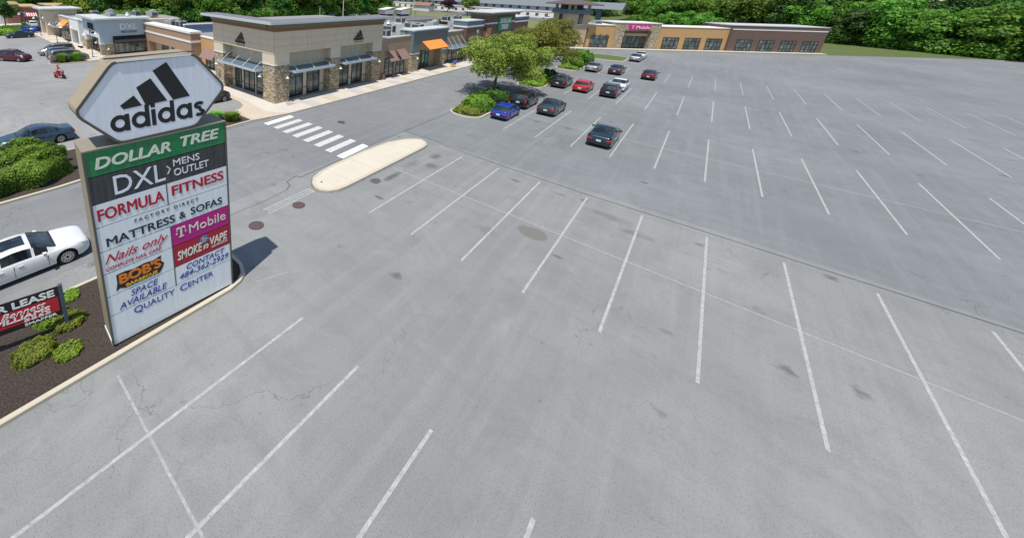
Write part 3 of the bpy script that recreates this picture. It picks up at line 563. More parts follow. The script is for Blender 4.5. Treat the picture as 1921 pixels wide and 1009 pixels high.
# dark brick store with the green sign
def dollar_wing(x0, x1, nm, label, sideface=False):
    F = (-31.0, x0, 90); L_ = x1 - x0; b = thing(nm, label, 'shop building', (-31, x0, 0))
    q = MB(F); q.box(0, L_, 0, 2.6, 0, 5.85); q.build('wall', m_dkbrick, b); part('white_band', m_white, b, F, (-.06, L_, -.08, 2.7, 5.85, 6.12)); part('grey_band', m_greytrim, b, F, (-.03, L_, -.05, 2.66, 6.12, 6.9)); part('coping', m_cornice, b, F, (-.1, L_, -.12, 2.75, 6.9, 7.05))
    part('flat_roof', m_roof, b, (0, 0, 0), (-49, -33.6, x0, x1, 5.25, 5.37)); return b, F
B, FDa = dollar_wing(67.75, 75.0, 'dark_brick_wing', 'dark brick shop wing with slate band and round green clock-like disc'); q = MB(FDa); q.tube([(4.6, -.02, 4.85), (4.6, -.14, 4.85)], .42, 16); q.build('round_badge', plain('sage_disc', '8fae9c', .6, .1), B)
window(FDa, 1.2, 3.4, .13, 2.7, 0, B, 2, (.9,)); window(FDa, 4.4, 6.6, .13, 2.7, 0, B, 2, (.9,))
B, FDc = dollar_wing(89.2, 99.5, 'dark_brick_wing', 'dark brick end wing with slate band beyond the green discount sign'); window(FDc, 2.0, 4.4, .13, 2.7, 0, B, 2, (.9,))
FD = (-30.5, 75.05, 90)
B = thing('discount_store', 'dark brick store tower with flared cornice carrying a green lettered sign', 'shop building', (-30.5, 75.05, 0))
part('wall', m_dkbrick, B, FD, (0, 14.1, 0, 3.4, 3.2, 7.75), (0, 3.2, 0, 3.4, 0, 3.2), (11.2, 14.1, 0, 3.4, 0, 3.2), (3.2, 11.2, 1.6, 3.4, 0, 3.2)); part('tan_pier', m_tan, B, FD, (.1, 1.9, -.18, -.001, 0, 5.5)); part('white_band', m_white, B, FD, (-.05, 14.15, -.07, 3.45, 6.15, 6.42))
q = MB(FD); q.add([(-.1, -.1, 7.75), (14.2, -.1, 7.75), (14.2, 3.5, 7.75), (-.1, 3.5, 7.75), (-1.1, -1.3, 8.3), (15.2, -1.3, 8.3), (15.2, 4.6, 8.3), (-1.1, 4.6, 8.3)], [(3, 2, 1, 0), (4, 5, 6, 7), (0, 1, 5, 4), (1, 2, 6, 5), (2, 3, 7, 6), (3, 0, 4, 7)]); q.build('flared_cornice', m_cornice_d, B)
q = MB(FD); q.box(-1.2, 15.3, -1.4, 4.7, 8.3, 8.48); q.build('roof_cap', m_cornice, B); window(FD, 4.0, 10.6, .13, 2.9, 1.6, B, 4, (2.3,), name='entrance_door')
m_green = plain('sign_green', '0f8c56', .45, .04); 
t = thing('green_store_sign', 'green sign with white DOLLAR TREE letters on the dark brick tower', 'store sign', MB(FD).P(8, -.1, 4.7)); part('sign_panel', m_green, t, FD, (4.9, 11.4, -.25, -.005, 4.75, 7.35))
m_wl = plain('white_letters', (.82, .82, .80), .5, 0)
text('DOLLAR', FD, 5.5, 10.9, 6.15, 7.1, -.255, m_wl, t, bold=.03, shear=.18, depth=.08); text('TREE', FD, 6.2, 10.0, 4.95, 5.9, -.255, m_wl, t, bold=.03, shear=.18, depth=.08)
part('back_wall', m_tan2, tag(MB().box(-49, -48.7, 43, 99.5, 0, 5.3).build('rear_parapet', m_tan2), 'long low rear parapet wall closing the strip roof', 'wall'), (0, 0, 0), (-48.7, -48.4, 43.1, 99.4, 0, 5.5))
o = MB().box(-48.9, -42.4, 29.0, 42.5, 4.0, 5.4).build('roof_slab', m_roof); tag(o, 'grey flat roof block directly behind the corner store', 'roof')
# ---------------------------------------------------------------- left wing of shops
FE = (-53.4, 28.5, 0)
B = thing('orange_tan_shop', 'orange tan stucco shop with brown awning between brick store and corner store', 'shop building', (-53.4, 28.5, 0))
q = MB(FE); q.box(.05, 10.9, 0, .4, 0, 4.4); q.build('wall', m_tan, B); part('coping', m_white, B, FE, (.05, 10.9, -.06, .46, 4.4, 4.55)); part('flat_roof', m_roof, B, (0, 0, 0), (-59, -42.6, 28.9, 42, 4.1, 4.22))
awning(FE, 6.3, 9.9, 2.95, 1.75, -.01, 1.1, B, m_awn_brown); window(FE, 6.6, 9.7, .13, 2.6, 0, B, 3, (.9,)); window(FE, 1.5, 4.6, .13, 2.6, 0, B, 3, (.9,)); awning(FE, 1.2, 4.8, 2.95, 1.75, -.01, 1.1, B, m_awn_brown)
FG = (-70.05, 27.0, 0)
B = thing('brown_brick_store', 'brown brick store with two white bands and a sharp corner', 'shop building', (-70.05, 27, 0))
part('wall', m_redbrick, B, FG, (0, 16.6, 0, 1.6, 2.2, 4.9), (0, 1.2, 0, 1.6, 0, 2.2), (9.2, 9.9, 0, 1.6, 0, 2.2), (11.2, 16.6, 0, 1.6, 0, 2.2)); part('back_wall', m_tan2, B, FG, (1.2, 16.5, 1.2, 1.5, 0, 2.2))
part('white_band', m_white, B, FG, (.0, 16.66, -.07, 1.66, 3.58, 3.86)); part('coping', m_white, B, FG, (.0, 16.7, -.1, 1.7, 4.9, 5.2)); window(FG, 3.9, 8.4, .13, 1.9, 1.2, B, 3, (.9,)); part('flat_roof', m_roof, B, (0, 0, 0), (-70, -59.05, 28.6, 35, 4.5, 4.62))
o = MB(); o.box(-59.4, -59.0, 28.9, 35.2, 4.22, 5.55); o = o.build('blue_metal_wall', m_bluewall); tag(o, 'blue corrugated metal wall with white coping rising from the shop roof', 'wall'); part('coping', m_white, o, (0, 0, 0), (-59.5, -58.92, 28.9, 35.25, 5.55, 5.68)); part('vent', m_unitdark, o, (0, 0, 0), (-59.0, -58.95, 33.9, 34.4, 4.95, 5.15))
# blue sided store
FH = (-70.08, 19.9, 90); FI = (-78.6, 19.9, 0)
B = thing('menswear_store', 'blue-grey sided menswear store with stone base and flat overhanging roof', 'shop building', (-70.08, 19.9, 0))
q = MB(); q.box(-78.4, -70.5, 20.9, 33.8, 0, 5.6); q.build('wall', m_stucco_l, B)
part('siding', m_bluesid, B, FH, (0, 7.05, 0, .42, 1.95, 5.68)); part('siding', m_bluesid, B, FI, (0, 8.1, 0, .99, 3.8, 5.68)); part('white_frame', m_white, B, FI, (0, 8.1, 0, .98, 2.85, 3.8), (0, .9, 0, .98, 1.85, 2.85), (7.5, 8.1, 0, .98, 1.85, 2.85))  # end wall blue above, white below: the eave's shadow put into colour
part('base_wall', m_tan2, B, FH, (1.8, 7.05, .05, .42, 0, 1.95)); part('stone_pier', m_stone, B, FH, (-.02, 1.8, -.04, .99, 0, 1.87)); part('pier_cap', m_offwhite, B, FH, (-.06, 1.84, -.08, .99, 1.87, 1.96)); part('stone_pier', m_stone, B, FI, (0, .9, -.03, .98, 0, 1.85))
window(FI, 1.1, 4.0, .13, 2.7, .98, B, 2, (.9, 2.1)); window(FI, 4.4, 7.3, .13, 2.7, .98, B, 2, (2.1,), name='entrance_door'); window(FH, 1.95, 6.95, .15, 2.0, .05, B, 3, (), kick=.15)
q = MB(FH); q.side([(-.01, 3.1), (-.9, 2.15), (-.9, 1.98), (-.01, 1.98)], 1.9, 7.0); q.build('black_awning', m_awn_blk, B)
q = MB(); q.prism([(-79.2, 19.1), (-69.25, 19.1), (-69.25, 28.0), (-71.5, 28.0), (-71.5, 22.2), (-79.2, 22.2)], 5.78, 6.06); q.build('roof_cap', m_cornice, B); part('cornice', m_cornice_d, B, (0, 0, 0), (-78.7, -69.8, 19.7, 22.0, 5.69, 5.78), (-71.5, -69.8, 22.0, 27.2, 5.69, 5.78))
part('flat_roof', m_roof, B, (0, 0, 0), (-78.4, -59.4, 22.3, 34, 5.3, 5.55)) if False else part('flat_roof', m_roof, B, (0, 0, 0), (-78.4, -71.6, 22.3, 34, 5.605, 5.68))
t = thing('menswear_sign', 'white DXL MENS OUTLET letters on the blue front above the black awning', 'store sign', MB(FH).P(4.4, -.1, 3.5)); text('DXL', FH, 3.2, 5.95, 4.15, 5.1, -.005, m_wl, t, depth=.1, bold=.005); text('MENS OUTLET', FH, 3.3, 5.85, 3.55, 3.9, -.005, plain('grey_letters', '5c6670', .6, 0), t, depth=.08, bold=.01)
t = thing('menswear_sign', 'dark DXL letters on the sunlit end above the glazed entrance', 'store sign', MB(FI).P(4.4, -.1, 3.5)); text('DXL', FI, 3.2, 6.1, 4.0, 5.0, -.005, m_black, t, depth=.18); text('MENS OUTLET', FI, 3.4, 6.4, 3.3, 3.75, -.005, m_navy_vinyl, t, depth=.1)
wall_lamp(FH, .9, -.04, 1.2, 'white gooseneck lamp on the blue store by its stone base', 'gooseneck lamps of the left shops'); wall_lamp(FI, 7.8, -.02, 2.2, 'white gooseneck lamp right of the blue store entrance', 'gooseneck lamps of the left shops')
# white shop
FJ = (-88.9, 20.2, 0)
B = thing('white_shop', 'white panelled shop with dark doorway and a low stone pier', 'shop building', (-88.9, 20.2, 0))
part('wall', m_white, B, FJ, (0, 6.1, 0, 1.0, 2.7, 4.65), (0, .7, 0, 1.0, 0, 2.7), (5.0, 6.1, 0, 1.0, 0, 2.7)); part('back_wall', m_tan2, B, FJ, (.1, 10.2, 1.3, 1.6, 0, 4.5)); part('siding', m_bluesid, B, FJ, (6.1, 9.9, .5, 1.3, 1.9, 4.6)); part('white_pilaster', m_white, B, FJ, (9.4, 10.3, .1, 1.3, 0, 4.9))
part('stone_pier', m_stone, B, FJ, (6.1, 9.0, .3, 1.3, 0, 1.9)); window(FJ, 1.0, 4.8, .13, 2.6, 1.3, B, 3, (.9,)); part('coping', m_cornice, B, FJ, (-.1, 10.3, -.1, 1.6, 4.65, 4.8)) if False else part('coping', m_cornice, B, FJ, (-.05, 6.15, -.06, 1.1, 4.65, 4.8), (6.15, 10.3, .4, 1.7, 4.62, 4.76))
part('flat_roof', m_roof, B, (0, 0, 0), (-88.9, -78.6, 21.8, 34, 4.45, 4.6))
FK = (-96.2, 20.2, 0)
B = thing('sand_shop', 'sand coloured shop with a small orange awning', 'shop building', (-96.2, 20.2, 0))
part('wall', m_tan2, B, FK, (0, 7.2, 0, .5, 0, 4.6)); part('coping', m_cornice, B, FK, (-.05, 7.25, -.08, .6, 4.6, 4.75)); part('flat_roof', m_roof, B, (0, 0, 0), (-96.2, -88.9, 20.7, 34, 4.4, 4.52)); awning(FK, 3.2, 7.0, 4.0, 2.85, -.01, 1.4, B, m_awn_or); window(FK, 3.2, 6.8, .13, 2.7, 0, B, 3, (.9,)); window(FK, .5, 2.6, .13, 2.7, 0, B, 2, (.9,))
FL = (-101.1, 20.9, 0)
B = thing('canopy_shop', 'small tan shop with low dark canopy beside the tan tower', 'shop building', (-101.1, 20.9, 0))
part('wall', m_tan2, B, FL, (0, 4.9, 0, .5, 0, 4.3)); part('coping', m_cornice, B, FL, (0, 4.9, -.06, .56, 4.3, 4.42)); canopy(FL, .3, 4.6, -.02, -1.6, 2.5, 2.3, B, 3.9, -.01, 3); window(FL, .6, 4.3, .13, 2.2, 0, B, 3, (.9,)); q = MB(FL); q.tube([(1.3, -.01, 3.55), (1.3, -.12, 3.55)], .45, 14); q.build('round_badge', m_brown, B); part('flat_roof', m_roof, B, (0, 0, 0), (-101.1, -96.2, 21.4, 34, 4.1, 4.22))
FM = (-107.2, 18.8, 0)
B = thing('tan_tower', 'tan shop tower with tall doorway and flat overhanging roof at the far end', 'shop building', (-107.2, 18.8, 0))
part('wall', m_stucco, B, FM, (0, 6.1, 0, 6, 2.9, 5.3), (0, 1.1, 0, 6, 0, 2.9), (4.9, 6.1, 0, 6, 0, 2.9), (1.1, 4.9, 1.4, 6, 0, 2.9)); window(FM, 1.6, 4.4, .13, 2.5, 1.4, B, 3, (.9,)); q = MB(FM); q.tube([(2.9, -.01, 3.7), (2.9, -.12, 3.7)], .5, 14); q.build('round_badge', m_brown, B)
part('cornice', m_cornice_d, B, FM, (-.2, 6.3, -.2, 6.2, 5.3, 5.45)); part('roof_cap', m_cornice, B, FM, (-.9, 7.0, -.9, 6.9, 5.45, 5.75))
# ---------------------------------------------------------------- far restaurant and long brick building
FN = (-132, 10.5, 90)
B = thing('red_brick_restaurant', 'red brick restaurant with striped awning and small square tower', 'restaurant', (-132, 10.5, 0))
part('wall', m_farbrick, B, FN, (8.4, 13.2, 0, 12, 0, 4.1)); part('tower', m_farbrick, B, FN, (5.6, 8.4, -1.0, 4, 0, 5.0)); q = MB(FN); q.add([(5.2, -1.4, 5.0), (8.8, -1.4, 5.0), (8.8, 4.4, 5.0), (5.2, 4.4, 5.0), (6.2, -.2, 5.6), (8.2, -.2, 5.6), (8.2, 3.2, 5.6), (6.2, 3.2, 5.6)], [(3, 2, 1, 0), (4, 5, 6, 7), (0, 1, 5, 4), (1, 2, 6, 5), (2, 3, 7, 6), (3, 0, 4, 7)]); q.build('tower_roof', plain('khaki_roof', '9a8a62', .8), B)
part('coping', plain('sandy_coping', 'b59c72', .8), B, FN, (8.3, 13.4, -.2, 12.2, 4.1, 4.4)); window(FN, 9.3, 12.0, .2, 1.5, 0, B, 3, ())
m_aw1 = plain('red_awning', 'd43a3a', .8); 
for i in range(12): q = MB(FN); q.side([(-.02, 2.75), (-.9, 1.9), (-.9, 1.8), (-.02, 1.9)], 9.1 + i * .25, 9.1 + (i + 1) * .25); q.build('awning_stripe', m_aw1 if i % 2 == 0 else m_white, B)
part('entrance_sign', m_aw1, B, FN, (9.4, 12.0, -.6, -.3, 1.3, 1.5))
B = thing('long_brick_building', 'long low red brick building behind the shop roofs at the left', 'building', (-140, 25, 0)); part('wall', m_farbrick, B, (0, 0, 0), (-152, -140, 27, 46, 0, 3.9)); part('coping', plain('sandy_coping', 'b59c72', .8), B, (0, 0, 0), (-152.2, -139.8, 26.8, 46.2, 3.9, 4.2))
part('dark_gable', m_greytrim, B, (0, 0, 0), (-139.9, -136, 27.5, 33, 0, 3.6)); q = MB(); q.add([(-139.9, 27, 3.6), (-135.6, 27, 3.6), (-135.6, 33.4, 3.6), (-139.9, 33.4, 3.6), (-139.9, 30, 4.9), (-135.6, 30, 4.9)], [(0, 1, 5, 4), (3, 4, 5, 2), (1, 2, 5), (0, 4, 3), (0, 3, 2, 1)]); q.build('gable_roof', plain('khaki_roof', '9a8a62', .8), B)
# ---------------------------------------------------------------- diagonal building with the tower
B = thing('clock_style_tower', 'sand coloured square tower with open belfry and dark hipped roof', 'tower', (-21.3, 109.4, 0))
part('wall', m_tan2, B, TF, (-5.0, .35, 0, 5.2, 0, 7.8)); 
for k in range(8): part('wall_course', m_tan2, B, TF, (-5.02, .37, -.03, 0, .1 + k * .96, .1 + k * .96 + .92))
part('tall_window', m_dkwin, B, TF, (-2.25, -1.2, -.05, -.031, 5.5, 7.75)); part('pane', m_glass, B, TF, (-2.15, -1.3, -.07, -.051, 5.65, 7.65)); part('side_window', m_dkwin, B, TF, (-5.06, -5.021, 1.8, 2.9, 3.2, 7.6))
part('window_sill', m_offwhite, B, TF, (-2.4, -1.05, -.12, -.031, 5.35, 5.5)); part('slate_band', m_greytrim, B, TF, (-5.4, .75, -.4, 5.6, 7.8, 8.3), (-5.3, .65, -.3, 5.5, 8.3, 8.75)); part('dark_base', m_dkbrick, B, TF, (-3.9, -1.6, -.06, -.031, 0, 2.6))
for x in (-4.9, -3.6, -.1): 
    for y in (.1, 4.8): part('belfry_post', m_tan2, B, TF, (x, x + .45, y, y + .45, 8.75, 9.8))
part('belfry_back', m_unitdark, B, TF, (-4.4, .0, 2.2, 3.0, 8.75, 9.8))
q = MB(TF); q.add([(-6.6, -1.7, 9.8), (2.0, -1.7, 9.8), (2.0, 6.9, 9.8), (-6.6, 6.9, 9.8), (-2.3, 2.6, 11.3), (-6.6, -1.7, 9.98), (2.0, -1.7, 9.98), (2.0, 6.9, 9.98), (-6.6, 6.9, 9.98)], [(3, 2, 1, 0), (5, 6, 4), (6, 7, 4), (7, 8, 4), (8, 5, 4), (0, 1, 6, 5), (1, 2, 7, 6), (2, 3, 8, 7), (3, 0, 5, 8)]); q.build('hipped_roof', plain('brown_shingle_roof', '5d5453', .9, .1), B)
B = thing('tan_wing_shop', 'orange tan stucco shop with wide dark window right of the tower', 'shop building', MB(TF).P(.4, .6, 0)); part('wall', m_tan, B, TF, (.4, 7.9, .6, 6, 0, 5.35)); part('coping', m_white, B, TF, (.4, 7.9, .5, 6.1, 5.35, 5.5)); window(TF, 2.2, 6.7, .25, 2.95, .6, B, 4, (1.0, 2.2))
part('downpipe', m_dkbrick, B, TF, (.4, .9, .2, .6, 0, 4.6)); 
for x in (2.8, 4.4, 6.0): part('sign_light', m_unitdark, B, TF, (x - .1, x + .1, .1, .6, 3.1, 3.25))
B = thing('stone_front_shop', 'stone fronted phone shop with recessed dark entrance', 'shop building', MB(TF).P(7.9, .3, 0))
part('wall', m_stone, B, TF, (7.9, 19, .3, 1.6, 4.3, 6.0), (7.9, 10.1, .3, 6, 0, 4.3), (17, 19, .3, 6, 0, 4.3)); part('recess_wall', m_redbrick, B, TF, (10.1, 17, 1.8, 2.0, 0, 4.3)); part('coping', m_offwhite, B, TF, (7.8, 19.1, .2, 6, 6.0, 6.2)); part('beam', m_tan2, B, TF, (10.3, 17, 1.2, 1.8, 3.0, 3.6)); window(TF, 10.4, 16.8, .13, 2.9, 1.78, B, 6, (1.0,)) 
m_pink = plain('magenta_panel', 'd6168c', .45, .03)
t = thing('magenta_store_sign', 'magenta sign with white T Mobile letters on the stone front', 'store sign', MB(TF).P(13, .1, 4.5)); part('sign_panel', m_pink, t, TF, (10.9, 16.2, .05, .295, 4.6, 5.7)); text('T Mobile', TF, 11.3, 15.9, 4.8, 5.5, .045, m_wl, t, depth=.05, bold=.01)
B = thing('tan_wing_shop', 'tan stucco shop wing at the far right with three dark windows', 'shop building', MB(TF).P(19, .6, 0)); part('wall', m_tan, B, TF, (19, 37, .6, 6, 0, 5.35)); part('coping', m_white, B, TF, (19, 37, .5, 6.1, 5.35, 5.5))
for k in range(3): window(TF, 20.5 + k * 5.6, 24.6 + k * 5.6, .25, 2.95, .6, B, 4, (1.0, 2.2))
B = thing('brick_end_shop', 'dark brick shop at the end of the diagonal row', 'shop building', MB(TF).P(37, 0, 0)); part('wall', m_dkbrick, B, TF, (37, 62, .0, 7, 0, 6.2)); part('white_band', m_white, B, TF, (37, 62, -.06, 0, 5.2, 5.45)); part('coping', m_cornice, B, TF, (36.9, 62.1, -.1, 7.1, 6.2, 6.4))
for k in range(4): window(TF, 39 + k * 5.8, 43 + k * 5.8, .25, 2.95, 0, B, 4, (1.0, 2.2))
# ---------------------------------------------------------------- long white motel
B = thing('long_white_motel', 'long white two-storey motel with grey roof and rows of small windows', 'motel', (-104, 227, 0)); m_mw = plain('motel_white', 'f2ebe0', .9, .05, .3); m_mu = plain('motel_upper', 'c2c6cf', .9, .05, .3)
FO = (-162, 230, -2.3)
part('lower_wall', m_mw, B, FO, (0, 112, 0, 12, 0, 2.9)); part('upper_wall', m_mu, B, FO, (0, 112, .3, 12, 3.1, 5.7)); part('balcony_band', m_brown, B, FO, (-.3, 112.3, -.12, 12, 2.9, 3.1)); part('white_rail_band', m_mw, B, FO, (-.3, 112.3, -.10, .29, 3.1, 3.75))
q = MB(FO); q.side([(-.8, 5.7), (6, 9.4), (12.8, 5.7)], -1, 113); q.build('roof', plain('grey_shingle', '737a7d', .9, .08, .4), B)
for k in range(24):
    x = 2 + k * 4.6
    window(FO, x, x + 1.5, 4.2, 5.5, .3, B, 1, (), gm=m_farglass, fw=.12); window(FO, x + .4, x + 1.9, 1.0, 2.3, 0, B, 1, (), gm=m_farglass, fw=.12)
B = thing('motel_gatehouse', 'small grey roofed porch with white column behind the tower', 'porch', (-37, 232, 0)); part('column', m_mw, B, (0, 0, 0), (-45.5, -44.2, 226, 227.3, 0, 6)); part('column', m_greytrim, B, (0, 0, 0), (-41.5, -39.5, 228, 230, 0, 6)); q = MB((0, 0, 0)); q.side([(224, 6), (230, 9), (236, 6)], -50, -31); q.build('roof', plain('grey_shingle', '737a7d', .9, .08, .4), B)
# shed
B = thing('garden_shed', 'small pale shed with brown gable roof at the edge of the meadow', 'shed', (-125, 212, 0)); part('wall', m_offwhite, B, (0, 0, 0), (-130, -119, 207, 213, 0, 3.2)); q = MB(); q.side([(206.4, 3.2), (210, 5), (213.6, 3.2)], -130.4, -118.6); q.build('roof', plain('brown_shingle', '8a6a58', .9), B)
# ---------------------------------------------------------------- rooftop units
def unit_proto(kind):
    t = thing('rooftop_unit', 'x', 'air conditioner', (0, 0, 0), 0, 'air conditioning units on the shop roofs')
    if kind == 0:
        part('housing', m_galv, t, (0, 0, 0), (-.8, .8, -.6, .6, .15, 1.15)); part('grille', m_unitdark, t, (0, 0, 0), (.801, .83, -.5, .5, .25, 1.05), (-.6, .6, -.63, -.601, .3, 1.0)); part('curb', m_offwhite, t, (0, 0, 0), (-.9, .9, -.7, .7, 0, .15)); q = MB(); q.cyl((0, 0, 1.15), .38, .12, 14); q.build('fan', m_unitdark, t)
    elif kind == 1:
        part('housing', m_galv, t, (0, 0, 0), (-1.1, .2, -.7, .7, .2, 1.0)); q = MB(); q.side([(-.6, .2), (-.6, 1.25), (.1, 1.4), (.6, .9), (.6, .2)], .2, 1.2); q.build('hood', m_steel, t); part('grille', m_unitdark, t, (0, 0, 0), (1.2, 1.23, -.5, .5, .3, .9))
    else:
        q = MB(); q.cyl((0, 0, 0), .32, .4, 12); q.build('curb', m_offwhite, t); q = MB(); q.tube([(0, 0, .4), (0, 0, .55), (0, 0, .85), (0, 0, .95)], .55, 14, .15); q.build('dome', m_steel, t)
    return t
up = [unit_proto(0), unit_proto(1), unit_proto(2)]; used = set()
ulist = [(0, -33.2, 46.2, 0, 5.43, 'square grey roof unit nearest the corner store edge'), (0, -35.6, 50.6, 10, 5.44, 'square grey roof unit second from the corner store'), (2, -36.2, 52.6, 0, 5.44, 'silver roof fan dome beside the second roof unit'), (2, -38.6, 55.6, 0, 5.45, 'silver roof fan dome in the middle of the roof'), (0, -34.9, 57.6, 0, 5.45, 'square roof unit just behind the orange awning shop'), (0, -38.4, 60.6, 0, 5.41, 'square roof unit behind the pale dome'), (1, -37.6, 67.4, 90, 5.4, 'hooded roof unit before the dark brick wing'), (0, -43.5, 83.5, 0, 5.37, 'dark roof unit near the rear edge of the discount store'), (0, -43.2, 88.5, 0, 5.37, 'dark roof unit farthest back on the strip roof'), (1, -36.5, 73.5, 90, 5.37, 'low hooded unit beside the dark brick parapet'),
         (0, -45.0, 67.5, 0, 5.4, 'grey roof unit at the rear edge near the service poles'), (2, -43.5, 61.5, 0, 5.41, 'small dome at the rear of the strip roof'), (2, -41.0, 45.0, 0, 5.42, 'small dome just behind the corner store'),
         (1, -66.6, 30.3, 0, 4.6, 'large hooded roof unit behind the brown brick parapet'), (0, -63.6, 30.6, 0, 4.6, 'boxy roof unit with dark grille right of the hooded one'), (1, -73.5, 30.0, 0, 5.68, 'hooded unit at the back of the blue store roof'), (0, -76.0, 28.2, 0, 5.68, 'square unit in the middle of the blue store roof'), (2, -74.3, 26.0, 0, 5.68, 'silver dome on the blue store roof'), (0, -81, 28, 0, 4.6, 'square unit on the white shop roof'), (1, -84.5, 26.5, 0, 4.6, 'hooded unit on the white shop roof'), (0, -91.5, 25.5, 0, 4.52, 'square unit on the sand shop roof'), (1, -94.5, 29.5, 0, 4.52, 'hooded unit at the back of the sand shop roof')]
for k, x, y, rz, z, lb in ulist:
    o = up[k] if k not in used else copy_tree(up[k]); used.add(k); relabel(o, lb, (x, y, z), rz, 1.0 if k != 0 else random.uniform(.85, 1.1))
t = thing('roof_mechanical_block', 'grey boxy unit on the roof of the tan shop wing by the tower', 'air conditioner', MB(TF).P(4.6, 3, 5.35)); part('housing', m_galv, t, TF, (3.6, 5.6, 2.2, 3.8, 5.36, 6.3)); part('grille', m_unitdark, t, TF, (3.8, 5.4, 2.15, 2.199, 5.6, 6.1))

# ---------------------------------------------------------------- the tall tenant sign
for _m in (m_stucco, m_stucco_l, m_tan, m_tan2, m_white, m_greyst): grime(_m, .22)
K = 1.049; FS = (-12.083, 2.555, 86.816)
def zz(z): return 12.073 - (12.073 - z) * K
def uu(u): return u * K
m_cab = plain('beige_cabinet', '9a8d74', .5, .05, 1.2); m_cabtop = plain('beige_cabinet_top', '8f8877', .5, .08, 2); m_bronze = plain('bronze_trim', '57534e', .45, .05)
m_face = plain('white_sign_face', (.80, .84, .85), .35, .03, .8, spec=.6); m_face2 = plain('white_logo_face', (.80, .83, .88), .3, .02, .6, spec=.6); m_facedk = plain('black_sign_face', (.035, .04, .045), .35, .2, 1.5); m_fgreen = plain('green_sign_face', '0b7a46', .35, .06, .8); m_fmag = plain('magenta_sign_face', 'b8117c', .35, .05); m_fred = plain('red_sign_face', 'a81830', .35, .05)
m_txred = plain('crimson_letters', 'b00f2a', .5, 0); m_txnavy = plain('navy_letters', '15318f', .5, 0); m_txdk = plain('ink_letters', '15243a', .5, 0); m_txcream = plain('cream_letters', 'd9dccb', .5, 0); m_txor = plain('orange_letters', 'e07a1e', .5, .12, 3); m_txye = plain('yellow_letters', 'e0b52c', .5, 0)
for _m in (m_face, m_facedk, m_fgreen, m_cab, m_face2): grime(_m, .16)
SG = thing('tenant_sign', 'tall beige pylon sign stacked with tenant name panels under a six-sided sport sign', 'pylon sign', (FS[0], FS[1], 0))
Wd = uu(4.30); D = 1.05
part('cabinet', m_cab, SG, FS, (0, Wd, .06, D, .22, zz(7.52) - .02)); part('cabinet_top', m_cabtop, SG, FS, (-.02, Wd + .02, -.03, D + .02, zz(7.52) - .02, zz(7.52) + .02))
part('corner_trim', m_bronze, SG, FS, (-.03, .03, -.05, .0605, .22, zz(7.52) - .021), (Wd - .03, Wd + .03, -.05, .0605, .22, zz(7.52) - .021), (.03, Wd - .03, -.05, .0605, zz(7.50), zz(7.52) - .021))
part('white_base', m_face, SG, FS, (-.02, .7, .08, D - .02, .05, .22), (.7, Wd, .08, D - .02, .05, .22))
rows = [7.50, 6.72, 5.85, 5.09, 4.25, 3.45, 2.60, 1.87, .72]
spl = 2.14
pan = [('sign_panel', m_fgreen, 0, 4.3, 7.50, 6.72), ('sign_panel', m_facedk, 0, 4.3, 6.72, 5.85), ('sign_panel', m_face, 0, spl, 5.85, 5.09), ('sign_panel', m_face, spl, 4.3, 5.85, 5.09), ('sign_panel', m_face, 0, 4.3, 5.09, 4.25),
       ('sign_panel', m_face, 0, spl, 4.25, 3.45), ('sign_panel', m_fmag, spl, 4.3, 4.25, 3.45), ('sign_panel', m_face, 0, spl, 3.45, 2.60), ('sign_panel', m_fred, spl, 4.3, 3.45, 2.60), ('sign_panel', m_face, 0, spl, 2.60, 1.87), ('sign_panel', m_face, spl, 4.3, 2.60, 1.87), ('sign_panel', m_face, 0, spl, 1.87, .72), ('sign_panel', m_face, spl, 4.3, 1.87, .72)]
pl = {}
for nm, m, u0, u1, za, zb in pan:
    g0 = .03 if u0 == 0 else .018; g1 = .03 if u1 > 4 else .018
    if za < 1.9: g0 = .03 if u0 == 0 else .002; g1 = .03 if u1 > 4 else .002
    q = MB(FS); q.box(uu(u0) + g0, uu(u1) - g1, -.02, .059, zz(zb) + .014, zz(za) - .014); pl[(round(u0, 1), za)] = q.build(nm, m, SG)
part('divider', m_bronze, SG, FS, (uu(spl) - .016, uu(spl) + .016, -.03, .055, zz(5.09), zz(5.85)), (uu(spl) - .016, uu(spl) + .016, -.03, .055, zz(1.87), zz(4.25)))
part('backing', m_bronze, SG, FS, (.03, Wd - .03, .03, .0598, zz(.74), zz(7.5)))
def ST(s, u0, u1, z0, z1, m, par, **k): return text(s, FS, uu(u0), uu(u1), zz(z0), zz(z1), -.0205, m, pl[par], **k)
g = (0, 7.50); ST('DOLLAR', .24, 2.40, 6.92, 7.27, m_txcream, g, bold=.035, shear=.18); ST('TREE', 2.70, 4.06, 6.98, 7.33, m_txcream, g, bold=.035, shear=.18)
g = (0, 6.72); ST('DXL', .65, 2.14, 5.99, 6.58, m_face2, g, bold=.006); ST('MENS', 2.42, 3.31, 6.38, 6.61, m_face2, g); ST('OUTLET', 2.42, 3.62, 6.03, 6.28, m_face2, g)
q = MB(FS); ribbon(q, stroke([(uu(2.20), zz(6.46)), (uu(2.31), zz(6.33)), (uu(2.22), zz(6.17))], .035), -.0205, .01); q.build('chevron', m_face2, pl[g])
ST('FORMULA', .12, 2.04, 5.28, 5.67, m_txred, (0, 5.85), bold=.03); ST('FITNESS', 2.29, 4.15, 5.35, 5.71, m_txred, (2.1, 5.85), bold=.03)
ST('FACTORY DIRECT', 1.08, 3.16, 4.86, 4.98, m_txdk, (0, 5.09), space=1.5, bold=.004); ST('MATTRESS', .24, 2.32, 4.37, 4.66, m_txdk, (0, 5.09), bold=.02); ST('&', 2.46, 2.68, 4.40, 4.66, m_txdk, (0, 5.09), bold=.02); ST('SOFAS', 2.86, 4.04, 4.41, 4.69, m_txdk, (0, 5.09), bold=.02)
